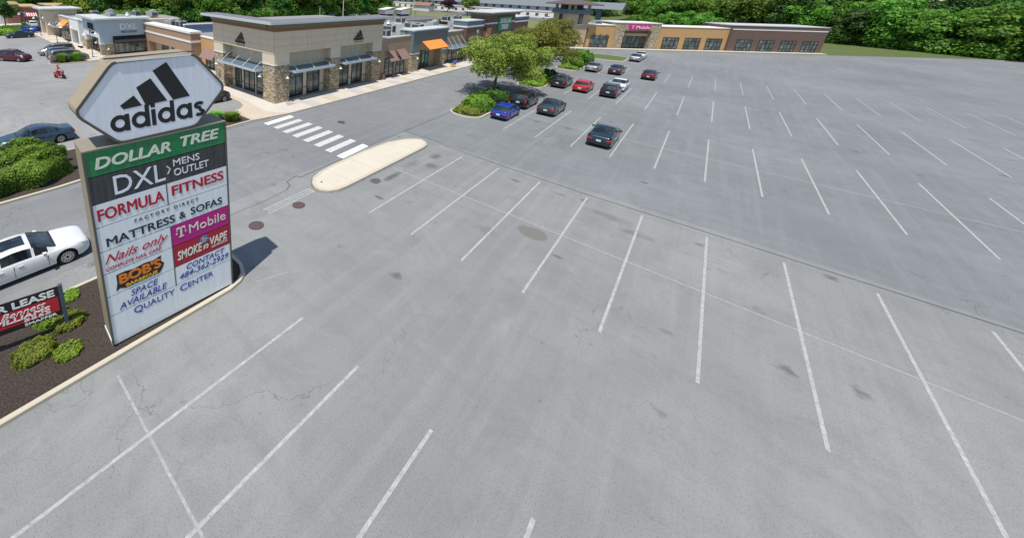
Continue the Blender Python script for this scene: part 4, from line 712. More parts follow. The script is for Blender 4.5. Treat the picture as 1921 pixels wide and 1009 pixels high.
ST('Nails only', .12, 2.03, 3.70, 4.10, m_txred, (0, 4.25), bold=.012, shear=.45); ST('COMPLETE NAIL CARE', .12, 1.78, 3.54, 3.67, m_txred, (0, 4.25), shear=.2)
# magenta panel: slab T and word
q = MB(FS); T0, T1 = uu(2.30), uu(2.66); c = (T0 + T1) / 2; zb_, zt_ = zz(3.72), zz(4.10); q.box(c - .035, c + .035, -.033, -.0205, zb_, zt_); q.box(c - .09, c + .09, -.032, -.0205, zb_, zb_ + .03); q.box(T0 + .04, T1 - .04, -.034, -.0205, zt_ - .05, zt_); q.box(T0 + .03, T0 + .06, -.032, -.0205, zt_ - .14, zt_ - .02); q.box(T1 - .06, T1 - .03, -.032, -.0205, zt_ - .14, zt_ - .02); q.box(T0, T0 + .05, -.033, -.0205, zb_ + .15, zb_ + .2); q.box(T1 - .05, T1, -.033, -.0205, zb_ + .15, zb_ + .2); q.build('emblem', m_txcream, pl[(2.1, 4.25)])
ST('Mobile', 2.76, 4.15, 3.72, 4.06, m_txcream, (2.1, 4.25), bold=-.004)
g = (2.1, 3.45); ST('SMOKE', 2.28, 3.18, 2.82, 3.17, m_txcream, g, bold=.03, shear=.15); ST('n', 3.22, 3.42, 2.84, 3.02, m_txcream, g, bold=.03, shear=.2); ST('VAPE', 3.48, 4.18, 2.89, 3.20, m_txcream, g, bold=.03, shear=.15); ST('LANCASTER', 3.55, 4.18, 2.76, 2.85, m_txcream, g, shear=.1)
q = MB(FS); q.tube([(uu(3.28), -.0205, zz(3.24)), (uu(3.28), -.032, zz(3.24))], .17, 18); q.build('blue_disc', plain('blue_disc', '2f7fc0', .5, .1, 12), pl[g]); text('Sr', FS, uu(3.19), uu(3.38), zz(3.15), zz(3.32), -.033, m_txye, pl[g], bold=.03)
g = (0, 3.45); q = MB(FS); q.wall([(uu(a), zz(b)) for a, b in ((.36, 3.28), (.36, 2.98), (.30, 2.70), (.42, 2.76), (.58, 2.68), (1.65, 2.68), (1.76, 2.84), (1.82, 3.0), (1.72, 3.12), (1.74, 3.33), (1.5, 3.26), (1.2, 3.3), (.9, 3.25), (.6, 3.3))], -.028, -.0205); q.build('logo_backing', m_black, pl[g])
ST2 = lambda s, u0, u1, z0, z1, m, par, **k: text(s, FS, uu(u0), uu(u1), zz(z0), zz(z1), -.0285, m, pl[par], **k)
ST2("BOB'S", .42, 1.72, 2.90, 3.25, m_txor, g, bold=.05); ST2('BARBECUE', .60, 1.58, 2.72, 2.83, m_txye, g, bold=.03)
g = (0, 2.60); ST('SPACE', .70, 1.56, 2.28, 2.50, m_txnavy, g, bold=.012, shear=.22); ST('AVAILABLE', .32, 1.83, 1.96, 2.19, m_txnavy, g, bold=.012, shear=.22)
g = (2.1, 2.60); ST('CONTACT', 2.56, 4.04, 2.31, 2.53, m_txnavy, g, bold=.008, shear=.22); ST('484-362-2929', 2.28, 4.19, 2.02, 2.24, m_txnavy, g, bold=.012, shear=.22)
ST('Q', .72, 1.0, 1.50, 1.80, m_txnavy, (0, 1.87), bold=.012); ST('UALITY', 1.03, 2.06, 1.56, 1.78, m_txnavy, (0, 1.87), bold=.012)
ST('C', 2.26, 2.52, 1.52, 1.79, m_txnavy, (2.1, 1.87), bold=.012); ST('ENTER', 2.56, 3.52, 1.54, 1.75, m_txnavy, (2.1, 1.87), bold=.012)
# six-sided sport sign on top: rests on the cabinet, a part of the same pylon
hexo = [(0.0, 8.66), (.03, 8.52), (.10, 8.42), (.86, 7.62), (.97, 7.555), (1.10, 7.53), (3.06, 7.55), (3.22, 7.57), (3.36, 7.63), (4.24, 8.56), (4.31, 8.67), (4.32, 8.80), (4.26, 8.92), (3.50, 9.82), (3.38, 9.92), (3.22, 9.965), (1.16, 9.94), (1.02, 9.90), (.90, 9.80), (.10, 8.84), (.02, 8.75)]
hp = [(uu(a), zz(b)) for a, b in hexo]; hi = inset(hp, .075)
q = MB(FS); q.wall(hp, .02, D - .02); hx = q.build('logo_cabinet', m_cab, SG)
q = MB(FS); n = len(hp); q.add([(a, -.03, b) for a, b in hp] + [(a, -.03, b) for a, b in hi] + [(a, .02, b) for a, b in hp] + [(a, .0, b) for a, b in hi], [(i, (i + 1) % n, n + (i + 1) % n, n + i) for i in range(n)] + [((i + 1) % n, i, 2 * n + i, 2 * n + (i + 1) % n) for i in range(n)] + [(n + i, n + (i + 1) % n, 3 * n + (i + 1) % n, 3 * n + i) for i in range(n)]); q.build('logo_frame', m_bronze, hx)
q = MB(FS); q.wall(inset(hp, .07), -.005, .019); fc = q.build('logo_face', m_face2, hx)
part('lamp_tube', m_wl, hx, FS, (uu(1.12), uu(3.26), -.045, -.031, zz(9.90), zz(9.955))); part('seam', m_bronze, hx, FS, (uu(.9), uu(3.5), .30, .34, zz(9.955) - .01, zz(9.965) + .02))
for poly in ([(1.09, 8.66), (1.48, 8.90), (1.68, 8.57), (1.17, 8.535)], [(1.57, 9.12), (1.99, 9.34), (2.42, 8.59), (1.98, 8.565), (1.80, 8.50)], [(2.07, 9.55), (2.49, 9.77), (3.14, 8.62), (2.60, 8.58)]):
    q = MB(FS); q.wall([(uu(a), zz(b)) for a, b in poly], -.011, -.005); q.build('logo_bar', m_txdk if False else m_black, hx)
sport_word(FS, uu(.78), zz(7.885), .535 * K * .945, -.005, m_black, hx, .006)
# lease sign
FLs = (-14.0, 1.68, 0); import math as _m
ang = math.degrees(math.atan2(1.68 - .09, -14.0 + 14.32))
FLs = (-14.0 - 2.44 * math.cos(R(ang)), 1.68 - 2.44 * math.sin(R(ang)), ang)
LS = thing('lease_sign', 'black and red FOR LEASE board with white lettering between two posts', 'sign board', (FLs[0], FLs[1], 0))
part('board', m_black, LS, FLs, (0, 2.36, -.02, .02, .78, 1.95)); part('red_panel', m_red_vinyl, LS, FLs, (.0, 2.30, -.024, -.0205, .98, 1.56))
part('post', plain('slate_post', '4a5566', .6, .1), LS, FLs, (2.36, 2.48, -.06, .06, 0, 2.0)); part('post', plain('slate_post', '4a5566', .6, .1), LS, FLs, (-.12, 0, -.06, .06, 0, 2.0))
text('FOR LEASE', FLs, .12, 2.24, 1.62, 1.88, -.0205, m_wl, LS, bold=.04); text('Bennett', FLs, .75, 1.95, 1.33, 1.54, -.0245, m_wl, LS, shear=.4); text('WILLIAMS', FLs, .35, 2.05, 1.13, 1.30, -.0245, m_wl, LS, bold=.04, shear=.1); text('5555', FLs, 1.3, 2.05, 1.0, 1.10, -.0245, m_wl, LS, bold=.02); text('SHAFFER', FLs, 1.3, 2.2, .83, .93, -.0205, m_wl, LS, bold=.02)

# ---------------------------------------------------------------- vehicles
m_tyre = plain('tyre', (.018, .018, .019), .9, 0); m_rim = plain('alloy_rim', (.45, .46, .47), .35, .05, metal=.7); m_under = plain('underbody', (.01, .01, .01), .9, 0)
m_tail = plain('tail_lamp', (.42, .008, .012), .2, 0, spec=.8); m_head = plain('head_lamp', (.26, .30, .34), .1, .3, 6, spec=1.0); m_plate = plain('number_plate', (.70, .72, .66), .5, .05, 20); m_trim = plain('black_trim', (.02, .02, .022), .5, 0); m_chrome = plain('chrome', (.6, .6, .6), .2, 0, metal=.9)
def interp(x, tab):
    if x <= tab[0][0]: return tab[0][1]
    for (a, va), (b, vb) in zip(tab, tab[1:]):
        if x <= b: t = (x - a) / (b - a); return va + (vb - va) * t
    return tab[-1][1]
# profiles: fractions along half length (-1 tail .. 1 nose) -> height fraction
KIND = {
 'sedan': dict(top=[(-1, .50), (-.985, .62), (-.94, .70), (-.66, .745), (-.45, .875), (-.28, .965), (-.10, 1.0), (.06, .99), (.18, .945), (.30, .865), (.46, .715), (.66, .675), (.84, .625), (.93, .58), (.975, .535), (1, .46)], cab=(-.64, -.29, .16, .47), belt=[(-1, .55), (-.9, .64), (0, .635), (.6, .61), (.9, .53), (1, .44)]),
 'hatch': dict(top=[(-1, .42), (-.985, .56), (-.95, .66), (-.62, .90), (-.42, .965), (-.1, 1.0), (.12, .98), (.24, .92), (.60, .66), (.82, .57), (.95, .47), (1, .34)], cab=(-.93, -.60, .22, .60), belt=[(-1, .50), (-.9, .63), (0, .62), (.6, .60), (1, .38)]),
 'suv': dict(top=[(-1, .42), (-.99, .56), (-.965, .66), (-.82, .92), (-.70, .985), (-.3, 1.0), (.1, .985), (.22, .93), (.47, .70), (.78, .635), (.93, .56), (.985, .46), (1, .36)], cab=(-.955, -.82, .20, .47), belt=[(-1, .55), (-.9, .64), (0, .64), (.5, .635), (1, .42)]),
 'van': dict(top=[(-1, .40), (-.99, .52), (-.97, .62), (-.90, .93), (-.80, .985), (-.3, 1.0), (.15, .985), (.30, .92), (.64, .62), (.86, .54), (.95, .46), (1, .32)], cab=(-.965, -.90, .28, .64), belt=[(-1, .50), (-.9, .58), (0, .58), (.6, .57), (1, .36)])}
def make_car(kind, L, Wc, H, wb, paint, label, cat, loc, rz, group, wr=.33, pillars=(-.12,), sunroof=False, rim=None, detail=True):
    k = KIND[kind]; hl = L / 2; t = thing({'sedan': 'parked_car', 'hatch': 'parked_hatchback', 'suv': 'parked_suv', 'van': 'parked_minivan'}[kind], label, cat, loc, rz, group)
    c0, c1, c2, c3 = [c * hl for c in k['cab']]
    ys = set(np.linspace(-hl, hl, 45).tolist()) | {c0, c1, c2, c3, -hl * .985, hl * .985, -hl * .95, hl * .95}
    fa, ra = wb * .5 + .06, -wb * .5 + .02
    Ra = wr + .07
    for yw in (fa, ra): ys |= {yw + Ra * math.cos(R(a)) for a in (0, 12, 25, 45, 65, 90, 115, 135, 155, 168, 180)}
    pil = [p * hl for p in pillars] + [c1 + (c1 - c0) * -.0, c2]
    for p in pil: ys |= {p - .05, p + .05}
    ys |= {c3 + .07}
    ys = sorted(ys); ys = [y for i, y in enumerate(ys) if i == 0 or y - ys[i - 1] > .006]
    rows_ = []
    for y in ys:
        f = y / hl; zt = interp(f, k['top']) * H; belt = min(interp(f, k['belt']) * H, zt - .02)
        e = abs(f); wt = 1 - (.15 if f > 0 else .10) * max(0, (e - .70) / .30) ** 2 - .16 * max(0, (e - .93) / .07) ** 2
        w = Wc / 2 * wt; h = max(0, zt - belt - .10); hn = min(1, h / (H * .30)); fl = .20 + .12 * max(0, (e - .88) / .12)
        arch = 0
        for yw in (fa, ra):
            if abs(y - yw) < Ra - 1e-4: arch = max(arch, wr + math.sqrt(Ra * Ra - (y - yw) ** 2) * .98)
        zlo = lambda z: max(z, min(arch, belt - .08))
        side = [(0, fl), (.80 * w, fl), (.975 * w, zlo(fl + .03)), (w, zlo(fl + .22)), (1.0 * w, max(zlo(fl + .25), belt * .72)), (.985 * w, belt - .05), (.95 * w, belt)]
        g = zt - belt
        side += [(w * (.925 - .01 * hn), belt + g * (.10 + .0 * hn)), (w * (.88 - .07 * hn), belt + g * (.50 + .06 * hn)), (w * (.81 - .05 * hn), belt + g * (.84 + .05 * hn)), (w * (.70 - .0 * hn), belt + g * (.93 + .035 * hn)), (w * .38, belt + g * .985), (0, zt)]
        rows_.append((y, side, h))
    n = 13; verts = []
    for y, sd_, h in rows_:
        for x, z in sd_: verts.append((x, y, z))
        for x, z in sd_[-2:0:-1]: verts.append((-x, y, z))
    m = 24
    groups = {'body': [], 'windscreen': [], 'rear_window': [], 'side_window_l': [], 'side_window_r': [], 'under': [], 'pillar': [], 'lamp_l': [], 'lamp_r': []}
    for i in range(len(rows_) - 1):
        ya, yb = rows_[i][0], rows_[i + 1][0]; ym = (ya + yb) / 2
        for j in range(m):
            a, b, c, d = i * m + j, i * m + (j + 1) % m, (i + 1) * m + (j + 1) % m, (i + 1) * m + j; face = (a, d, c, b)
            jj = j if j < 12 else 23 - j; nm = 'body'
            if jj == 0 or jj == 1: nm = 'under'
            elif c3 <= ym < c3 + .07 and jj >= 9: nm = 'pillar'
            elif c2 < ym < c3 and jj >= 9: nm = 'windscreen'
            elif c0 < ym < c1 and jj >= 9: nm = 'rear_window'
            elif jj in (7, 8) and rows_[i][2] > H * .10 and rows_[i + 1][2] > H * .10 and c0 + .12 * hl * (kind != 'sedan') < ym < c3 - .10 and not any(abs(ym - p) < .051 for p in pil): nm = 'side_window_l' if j < 12 else 'side_window_r'
            if nm == 'body' and jj in (7, 8) and rows_[i][2] > H * .10 and any(abs(ym - p * hl) < .06 for p in pillars): nm = 'pillar'
            if nm == 'body' and jj == 6 and .80 < ym / hl < .965: nm = 'lamp_l' if j < 12 else 'lamp_r'
            if nm == 'body' and jj == 5 and .86 < ym / hl < .985: nm = 'lamp_l' if j < 12 else 'lamp_r'
            groups[nm].append(face)
    L0 = len(verts) - m
    for i in range(0, 11):   # end caps as strips
        for base, fl_ in ((0, False), (L0, True)):
            a, b = base + i, base + i + 1; c, d = base + (m - i - 1) % m, base + (m - i) % m
            q_ = [a, b, c, d] if i > 0 else [base, base + 1, base + 23]
            groups['body'].append(tuple(q_[::-1]) if fl_ else tuple(q_))
    for base, fl_ in ((0, False), (L0, True)):
        q_ = [base + 11, base + 12, base + 13]; groups['body'].append(tuple(q_[::-1]) if fl_ else tuple(q_))
    def sub(nm, faces, mat, sm=True, off=0):
        idx = sorted({v for f in faces for v in f}); mp = {v: i for i, v in enumerate(idx)}; me = bpy.data.meshes.new(nm); me.from_pydata([verts[v] for v in idx], [], [tuple(mp[v] for v in f) for f in faces]); me.materials.append(mat)
        if sm: me.polygons.foreach_set('use_smooth', [True] * len(faces))
        me.update(); o = bpy.data.objects.new(nm, me); COL.objects.link(o); o.parent = t; return o
    body = sub('body', groups['body'], paint)
    if 1:
        me = body.data; me.set_sharp_from_angle(angle=R(38)) if hasattr(me, 'set_sharp_from_angle') else None
    sub('underbody', groups['under'], m_under, False); sub('windscreen', groups['windscreen'], m_carglass); sub('rear_window', groups['rear_window'], m_carglass)
    for s_ in ('side_window_l', 'side_window_r'):
        if groups[s_]: sub('side_window', groups[s_], m_carglass)
    sub('window_pillar', groups['pillar'], m_trim) if groups['pillar'] else None
    sub('headlight', groups['lamp_l'], m_head); sub('headlight', groups['lamp_r'], m_head)
    fr = (0, 0, 0)
    def pt(nm, mat, *bx, par=t):
        q = MB()
        for b in bx: q.box(*b)
        me = q.build(nm, mat); me.parent = par; return me
    w = Wc / 2; zb = interp(-.96, k['belt']) * H; zh = interp(.95, k['belt']) * H
    for s_ in (-1, 1):
        q = MB(); a, b = sorted((s_ * w * .52, s_ * w * .86)); c_ = s_ * w * .90
        q.add([(s_ * w * .50, -hl - .012, zb - .16), (s_ * w * .86, -hl - .005, zb - .17), (s_ * w * .935, -hl * .95, zb - .13), (s_ * w * .95, -hl * .90, zb - .10), (s_ * w * .52, -hl - .004, zb - .03), (s_ * w * .85, -hl * .992, zb + .0), (s_ * w * .925, -hl * .95, zb + .01), (s_ * w * .945, -hl * .90, zb - .01),
               (s_ * w * .50, -hl + .1, zb - .1), (s_ * w * .85, -hl + .15, zb - .1)], [(0, 1, 5, 4), (1, 2, 6, 5), (2, 3, 7, 6), (4, 5, 6, 7, 8), (0, 8, 3, 2, 1)] if s_ > 0 else [(0, 4, 5, 1), (1, 5, 6, 2), (2, 6, 7, 3), (4, 8, 7, 6, 5), (0, 1, 2, 3, 8)])
        if kind in ('suv', 'van'): q = MB(); q.add([(s_ * w * .80, -hl - .006, zb - .22), (s_ * w * .93, -hl * .95, zb - .22), (s_ * w * .945, -hl * .92, zb - .2), (s_ * w * .76, -hl * .985, zb + .12), (s_ * w * .90, -hl * .945, zb + .14), (s_ * w * .925, -hl * .90, zb + .1)], [(0, 1, 4, 3), (1, 2, 5, 4)] if s_ > 0 else [(0, 3, 4, 1), (1, 4, 5, 2)])
        tl = q.build('taillight', m_tail); tl.parent = t
        ym = c3 - .42; zm = interp(ym / hl, k['belt']) * H
        q = MB(); q.tube([(s_ * w * .90, ym, zm + .03), (s_ * (w + .06), ym + .02, zm + .07)], .03, 5); q.add([(s_ * (w + .02), ym - .05, zm + .02), (s_ * (w + .20), ym - .04, zm + .03), (s_ * (w + .20), ym - .04, zm + .17), (s_ * (w + .03), ym - .05, zm + .17), (s_ * (w + .03), ym + .09, zm + .03), (s_ * (w + .16), ym + .08, zm + .04), (s_ * (w + .16), ym + .08, zm + .15), (s_ * (w + .04), ym + .09, zm + .15)], [(0, 1, 2, 3), (7, 6, 5, 4), (0, 4, 5, 1), (1, 5, 6, 2), (2, 6, 7, 3), (3, 7, 4, 0)]); mo = q.build('mirror', paint); mo.parent = t
    pt('licence_plate', m_plate, (-.17, .17, -hl - .02, -hl + .02, zb - .27, zb - .12) if kind != 'suv' else (-.17, .17, -hl - .02, -hl + .02, zb - .30, zb - .15))
    pt('rear_valance', m_trim, (-w * .80, w * .80, -hl - .012, -hl + .06, .30, .42)); pt('grille', m_trim, (-w * .42, w * .42, hl - .03, hl + .012, .42, .56)); pt('lower_intake', m_trim, (-w * .6, w * .6, hl - .05, hl + .008, .30, .38))
    if sunroof: pt('sunroof', m_carglass, (-w * .42, w * .42, -.05 * hl - .45, -.05 * hl + .35, H - .012, H + .006))
    rm = rim or m_rim
    for yw in (fa, ra):
        for s_ in (-1, 1):
            q = MB(); q.tube([(s_ * (w - .24), yw, wr), (s_ * (w - .035), yw, wr)], wr, 22); q.tube([(s_ * (w - .04), yw, wr), (s_ * (w - .02), yw, wr)], wr * .94, 22); wh = q.build('wheel', m_tyre); wh.parent = t
            q = MB(); r1 = wr * .68; q.tube([(s_ * (w - .021), yw, wr), (s_ * (w - .016), yw, wr)], r1 * .99, 20); bk = q.build('rim_back', m_trim); bk.parent = wh
            q = MB(); xo, xi = s_ * (w - .004), s_ * (w - .0155)
            ns = 10 if detail == 2 else 5
            for i in range(ns):
                a = 2 * math.pi * i / ns; dw = .028 if ns == 10 else .055; ca, sa = math.cos(a), math.sin(a); p = [(0 - sa * dw, ca * dw), (ca * r1 - sa * dw * .8, sa * r1 + ca * dw * .8), (ca * r1 + sa * dw * .8, sa * r1 - ca * dw * .8), (sa * dw, -ca * dw)]
                q.add([(xo, yw + a_, wr + b_) for a_, b_ in p], [(0, 1, 2, 3) if s_ < 0 else (3, 2, 1, 0)])
            pr_ = [((yw + math.cos(R(a)) * r1 * 1.05, wr + math.sin(R(a)) * r1 * 1.05), (yw + math.cos(R(a)) * r1 * .88, wr + math.sin(R(a)) * r1 * .88)) for a in range(0, 361, 18)]
            vs = []; fs = []
            for i, (o_, i_) in enumerate(pr_): vs += [(xo, *o_), (xo, *i_)]
            for i in range(len(pr_) - 1): fs.append((2 * i, 2 * i + 1, 2 * i + 3, 2 * i + 2) if s_ < 0 else (2 * i + 2, 2 * i + 3, 2 * i + 1, 2 * i))
            q.add(vs, fs); rmo = q.build('rim', rm); rmo.parent = wh
    if kind in ('suv', 'van') and detail:
        for s_ in (-1, 1): q = MB(); q.tube([(s_ * w * .66, -hl * .6, H - .02), (s_ * w * .66, hl * .1, H - .01)], .025, 5); rr = q.build('roof_rail', m_trim); rr.parent = t
    # door shut lines and handles
    q = MB()
    for s_ in (-1, 1):
        for p in list(pillars) + [k['cab'][3] - .12]:
            y = p * hl; zb2 = interp(p, k['belt']) * H; q.box(*sorted((s_ * w * .99, s_ * (w + .002))), y - .008, y + .008, .30, zb2 - .06)
    o = q.build('door_gap', m_trim); o.parent = t
    q = MB()
    for s_ in (-1, 1):
        for p in list(pillars): y = p * hl + .22; zb2 = interp(p, k['belt']) * H; q.box(*sorted((s_ * w * .985, s_ * (w + .02))), y - .09, y + .09, zb2 - .14, zb2 - .11); q.box(*sorted((s_ * w * .985, s_ * (w + .02))), y - .75, y - .57, zb2 - .14, zb2 - .11)
    o = q.build('door_handle', paint); o.parent = t
    return t
GP = 'cars parked in the main lot'; GL = 'cars in the store lot at the left'
P = {n: carpaint('paint_' + n, c, me) for n, c, me in (('white', (.80, .81, .82), 0), ('blue', (.010, .055, .42), .3), ('black', (.010, .012, .016), .3), ('slate', (.055, .075, .095), .6), ('teal', (.015, .045, .06), .6), ('red', (.62, .012, .02), .1), ('silver', (.42, .43, .45), .7), ('plum', (.035, .022, .045), .5), ('maroon', (.13, .015, .03), .5), ('sage', (.22, .23, .20), .6), ('greyblue', (.20, .24, .27), .6), ('gold', (.40, .37, .31), .6), ('darkgrey', (.035, .038, .042), .5), ('steelblue', (.045, .095, .15), .6))}
make_car('sedan', 4.95, 1.86, 1.39, 2.95, P['white'], 'white sedan with dark sunroof driving in the lane behind the tall sign', 'car', (-18.86, 1.08, 0), 0, GP, wr=.35, sunroof=True, detail=2, rim=plain('bright_rim', (.62, .62, .62), .35, .05, metal=.5))
make_car('sedan', 4.8, 1.82, 1.44, 2.8, P['steelblue'], 'slate blue sedan parked behind the big round hedge', 'car', (-34.4, 4.5, 0), 180, GL)
make_car('suv', 4.6, 1.84, 1.66, 2.68, P['darkgrey'], 'dark grey car in front of the corner store with only its front showing', 'car', (-36.12, 19.75, 0), 0, GL)
make_car('hatch', 4.1, 1.70, 1.42, 2.45, P['blue'], 'bright blue hatchback beside the first tree island', 'car', (-13.1, 40.15, 0), 0, GP, wr=.31)
make_car('suv', 4.5, 1.84, 1.68, 2.65, P['black'], 'black suv parked directly ahead of the blue hatchback under the tree', 'car', (-13.25, 46.1, 0), 0, GP)
make_car('sedan', 4.75, 1.82, 1.44, 2.8, P['slate'], 'slate grey sedan between the black suv and the empty stalls', 'car', (-10.35, 45.75, 0), 0, GP)
make_car('sedan', 4.8, 1.82, 1.45, 2.78, P['teal'], 'dark sedan with red tail lamps parked alone nearest the viewer at the right', 'car', (-4.6, 39.8, 0), 0, GP)
make_car('suv', 4.5, 1.82, 1.62, 2.65, P['darkgrey'], 'dark grey suv left of the red hatchback', 'car', (-13.15, 60.5, 0), 0, GP)
make_car('hatch', 4.25, 1.76, 1.47, 2.6, P['red'], 'bright red hatchback between two dark suvs', 'car', (-10.45, 60.0, 0), 0, GP)
make_car('suv', 4.55, 1.82, 1.62, 2.68, P['black'], 'black suv with red lamps in front of the white sedan', 'car', (-7.4, 60.0, 0), 0, GP)
make_car('sedan', 4.8, 1.82, 1.44, 2.8, P['white'], 'white sedan nose to nose with the black suv', 'car', (-7.3, 65.1, 0), 180, GP)
make_car('sedan', 4.7, 1.80, 1.44, 2.7, P['silver'], 'silver sedan beside the third tree island', 'car', (-12.7, 77.8, 0), 0, GP)
make_car('sedan', 4.8, 1.82, 1.46, 2.8, P['plum'], 'dark plum sedan right of the silver sedan', 'car', (-9.6, 78.4, 0), 0, GP)
make_car('hatch', 4.3, 1.78, 1.46, 2.6, P['maroon'], 'dark red car whose corner shows at the right beyond the white sedan', 'car', (-5.3, 77.8, 0), 0, GP)
make_car('sedan', 4.7, 1.80, 1.44, 2.7, P['silver'], 'light silver sedan beside the grass island', 'car', (-9.4, 97.6, 0), 0, GP)
make_car('sedan', 4.7, 1.80, 1.44, 2.7, P['white'], 'white sedan just beyond the light silver sedan by the grass island', 'car', (-9.3, 102.8, 0), 0, GP)
make_car('van', 5.1, 1.95, 1.75, 3.0, P['sage'], 'grey-green minivan behind the tall grass bed', 'minivan', (-68.9, 15.0, 0), 0, GL, pillars=(-.12, -.5))
make_car('suv', 4.7, 1.85, 1.70, 2.75, P['greyblue'], 'grey blue suv between the minivan and the pale suv', 'suv', (-72.2, 15.0, 0), 0, GL, pillars=(-.12, -.5))
make_car('van', 5.0, 1.95, 1.75, 3.0, P['gold'], 'pale beige minivan with its nose towards the viewer', 'minivan', (-76.0, 14.9, 0), 180, GL, pillars=(-.12, -.5))
make_car('suv', 4.45, 1.80, 1.66, 2.6, P['maroon'], 'maroon suv driving across the store lot', 'suv', (-73.0, 8.9, 0), -51.4, GL)
make_car('sedan', 4.75, 1.8, 1.42, 2.75, P['teal'], 'dark teal sedan by the oval hedge', 'car', (-101.0, 13.9, 0), 176, GL)
make_car('sedan', 4.6, 1.8, 1.42, 2.7, P['blue'], 'deep blue sedan behind the dark teal sedan', 'car', (-109.5, 16.2, 0), 150, GL, detail=0)
make_car('suv', 4.8, 1.9, 1.85, 2.9, carpaint('paint_navy', (.012, .06, .12), .5), 'dark blue pickup sized suv at the far shops', 'suv', (-110.5, 20.2, 0), 140, GL, detail=0)
make_car('suv', 4.7, 1.85, 1.65, 2.8, P['white'], 'white car far behind the hedges near the restaurant', 'car', (-121, 19.5, 0), 90, GL, detail=0)
rear = [('sedan', 'maroon', -108.8, 107), ('suv', 'steelblue', -109.4, 114.5), ('sedan', 'silver', -110.8, 131), ('sedan', 'white', -108.5, 83.6), ('hatch', 'silver', -111, 139), ('sedan', 'white', -59.8, 219), ('suv', 'silver', -50.5, 206), ('sedan', 'silver', -54.5, 207), ('suv', 'greyblue', -35, 215.5), ('sedan', 'red', -39.5, 214)]
rl = ['maroon car roof showing over the corner store cap', 'blue car showing over the corner store cap', 'silver car by the tree line behind the corner store', 'white car nearest the corner store roof corner at the rear', 'small silver car farthest along the rear tree line', 'white car parked before the motel', 'silver suv left of the tower behind the shops', 'silver car left of the tower beside the silver suv', 'grey suv on the street right of the tower', 'red car on the street right of the tower']
for (kd, pc, x, y), lb in zip(rear, rl): make_car(kd, 4.6, 1.8, 1.45 if kd != 'suv' else 1.7, 2.7, P[pc], lb, 'car', (x, y, 0), 90 if x < -100 else 80, 'distant cars behind the shops', detail=0)
# camper trailers in the rear lot
for i, (x, y, lb) in enumerate(((-109, 152, 'white box trailer with raised roof behind the strip roof'), (-105.5, 160, 'white flatbed truck with slanted bed behind the strip roof'))):
    t = thing('box_trailer', lb, 'trailer', (x, y, 0)); part('box', m_offwhite, t, (0, 0, 0), (x - 2, x + 2, y - 3.5, y + 3, .8, 2.7)); part('cab', P['red'], t, (0, 0, 0), (x - .9, x + .9, y + 3.2, y + 5, .5, 1.9)); q = MB(); q.side([(y - 4.2, 2.75), (y + 3, 3.6), (y + 3, 3.7), (y - 4.2, 2.9)], x - 2, x + 2); q.build('slanted_roof', m_wl, t)
    for yy in (y - 2, y + 1.8): q = MB(); q.tube([(x - 1.9, yy, .45), (x + 1.9, yy, .45)], .45, 12); q.build('wheel_pair', m_tyre, t)

# ---------------------------------------------------------------- vegetation
lm_tree = leaf_mat('locust_leaves', (.19, .24, .03), (.34, .385, .062), (.10, .14, .02)); lm_dark = leaf_mat('deep_green_leaves', (.045, .15, .022), (.11, .26, .035), (.018, .065, .014)); lm_mid = leaf_mat('mid_green_leaves', (.10, .23, .022), (.22, .38, .04), (.04, .115, .016))
lm_lime = leaf_mat('lime_leaves', (.21, .36, .022), (.40, .54, .05), (.10, .21, .016)); lm_hedge = leaf_mat('hedge_leaves', (.13, .31, .022), (.29, .49, .05), (.045, .13, .014)); lm_purple = leaf_mat('purple_leaves', (.045, .012, .02), (.09, .02, .035), (.03, .01, .015))
lm_yel = leaf_mat('juniper_leaves', (.19, .30, .022), (.34, .44, .05), (.10, .17, .018))
m_bark = plain('bark', (.12, .09, .065), .95, .3, 6, bump=.6, bsc=20)
def leaf_object(name, cen, nrm, size, mat, parent, rng, aspect=.6):
    n = len(cen); a = rng.normal(size=(n, 3)); nrm = nrm + .55 * rng.normal(size=(n, 3)); nrm /= np.linalg.norm(nrm, axis=1)[:, None]
    u = np.cross(nrm, a); u /= np.linalg.norm(u, axis=1)[:, None]; v = np.cross(nrm, u); s = (size * rng.uniform(.6, 1.35, n))[:, None]
    vs = np.empty((n, 4, 3)); vs[:, 0] = cen - u * s * .5; vs[:, 1] = cen + v * s * aspect * .5; vs[:, 2] = cen + u * s * .5; vs[:, 3] = cen - v * s * aspect * .5
    me = bpy.data.meshes.new(name); me.vertices.add(4 * n); me.vertices.foreach_set('co', vs.reshape(-1)); me.loops.add(4 * n); me.loops.foreach_set('vertex_index', np.arange(4 * n, dtype=np.int32))
    me.polygons.add(n); me.polygons.foreach_set('loop_start', np.arange(0, 4 * n, 4, dtype=np.int32)); me.polygons.foreach_set('loop_total', np.full(n, 4, dtype=np.int32)); me.update(calc_edges=True); me.materials.append(mat)
    o = bpy.data.objects.new(name, me); COL.objects.link(o); o.parent = parent; return o
def crown_points(rng, clumps, per, jitter=.18):
    cen = []; nr = []
    for (c, r) in clumps:
        m = int(per * (r[0] * r[1]) ** .5 * (1 if True else 0)); d = rng.normal(size=(m, 3)); d /= np.linalg.norm(d, axis=1)[:, None]; d[:, 2] = np.where(d[:, 2] < -.55, -d[:, 2], d[:, 2])
        rad = rng.uniform(.62, 1.06, m) ** .7; p = np.array(c) + d * rad[:, None] * np.array(r); cen.append(p); nr.append(d + np.array([0, 0, .5]))
    return np.concatenate(cen), np.concatenate(nr)
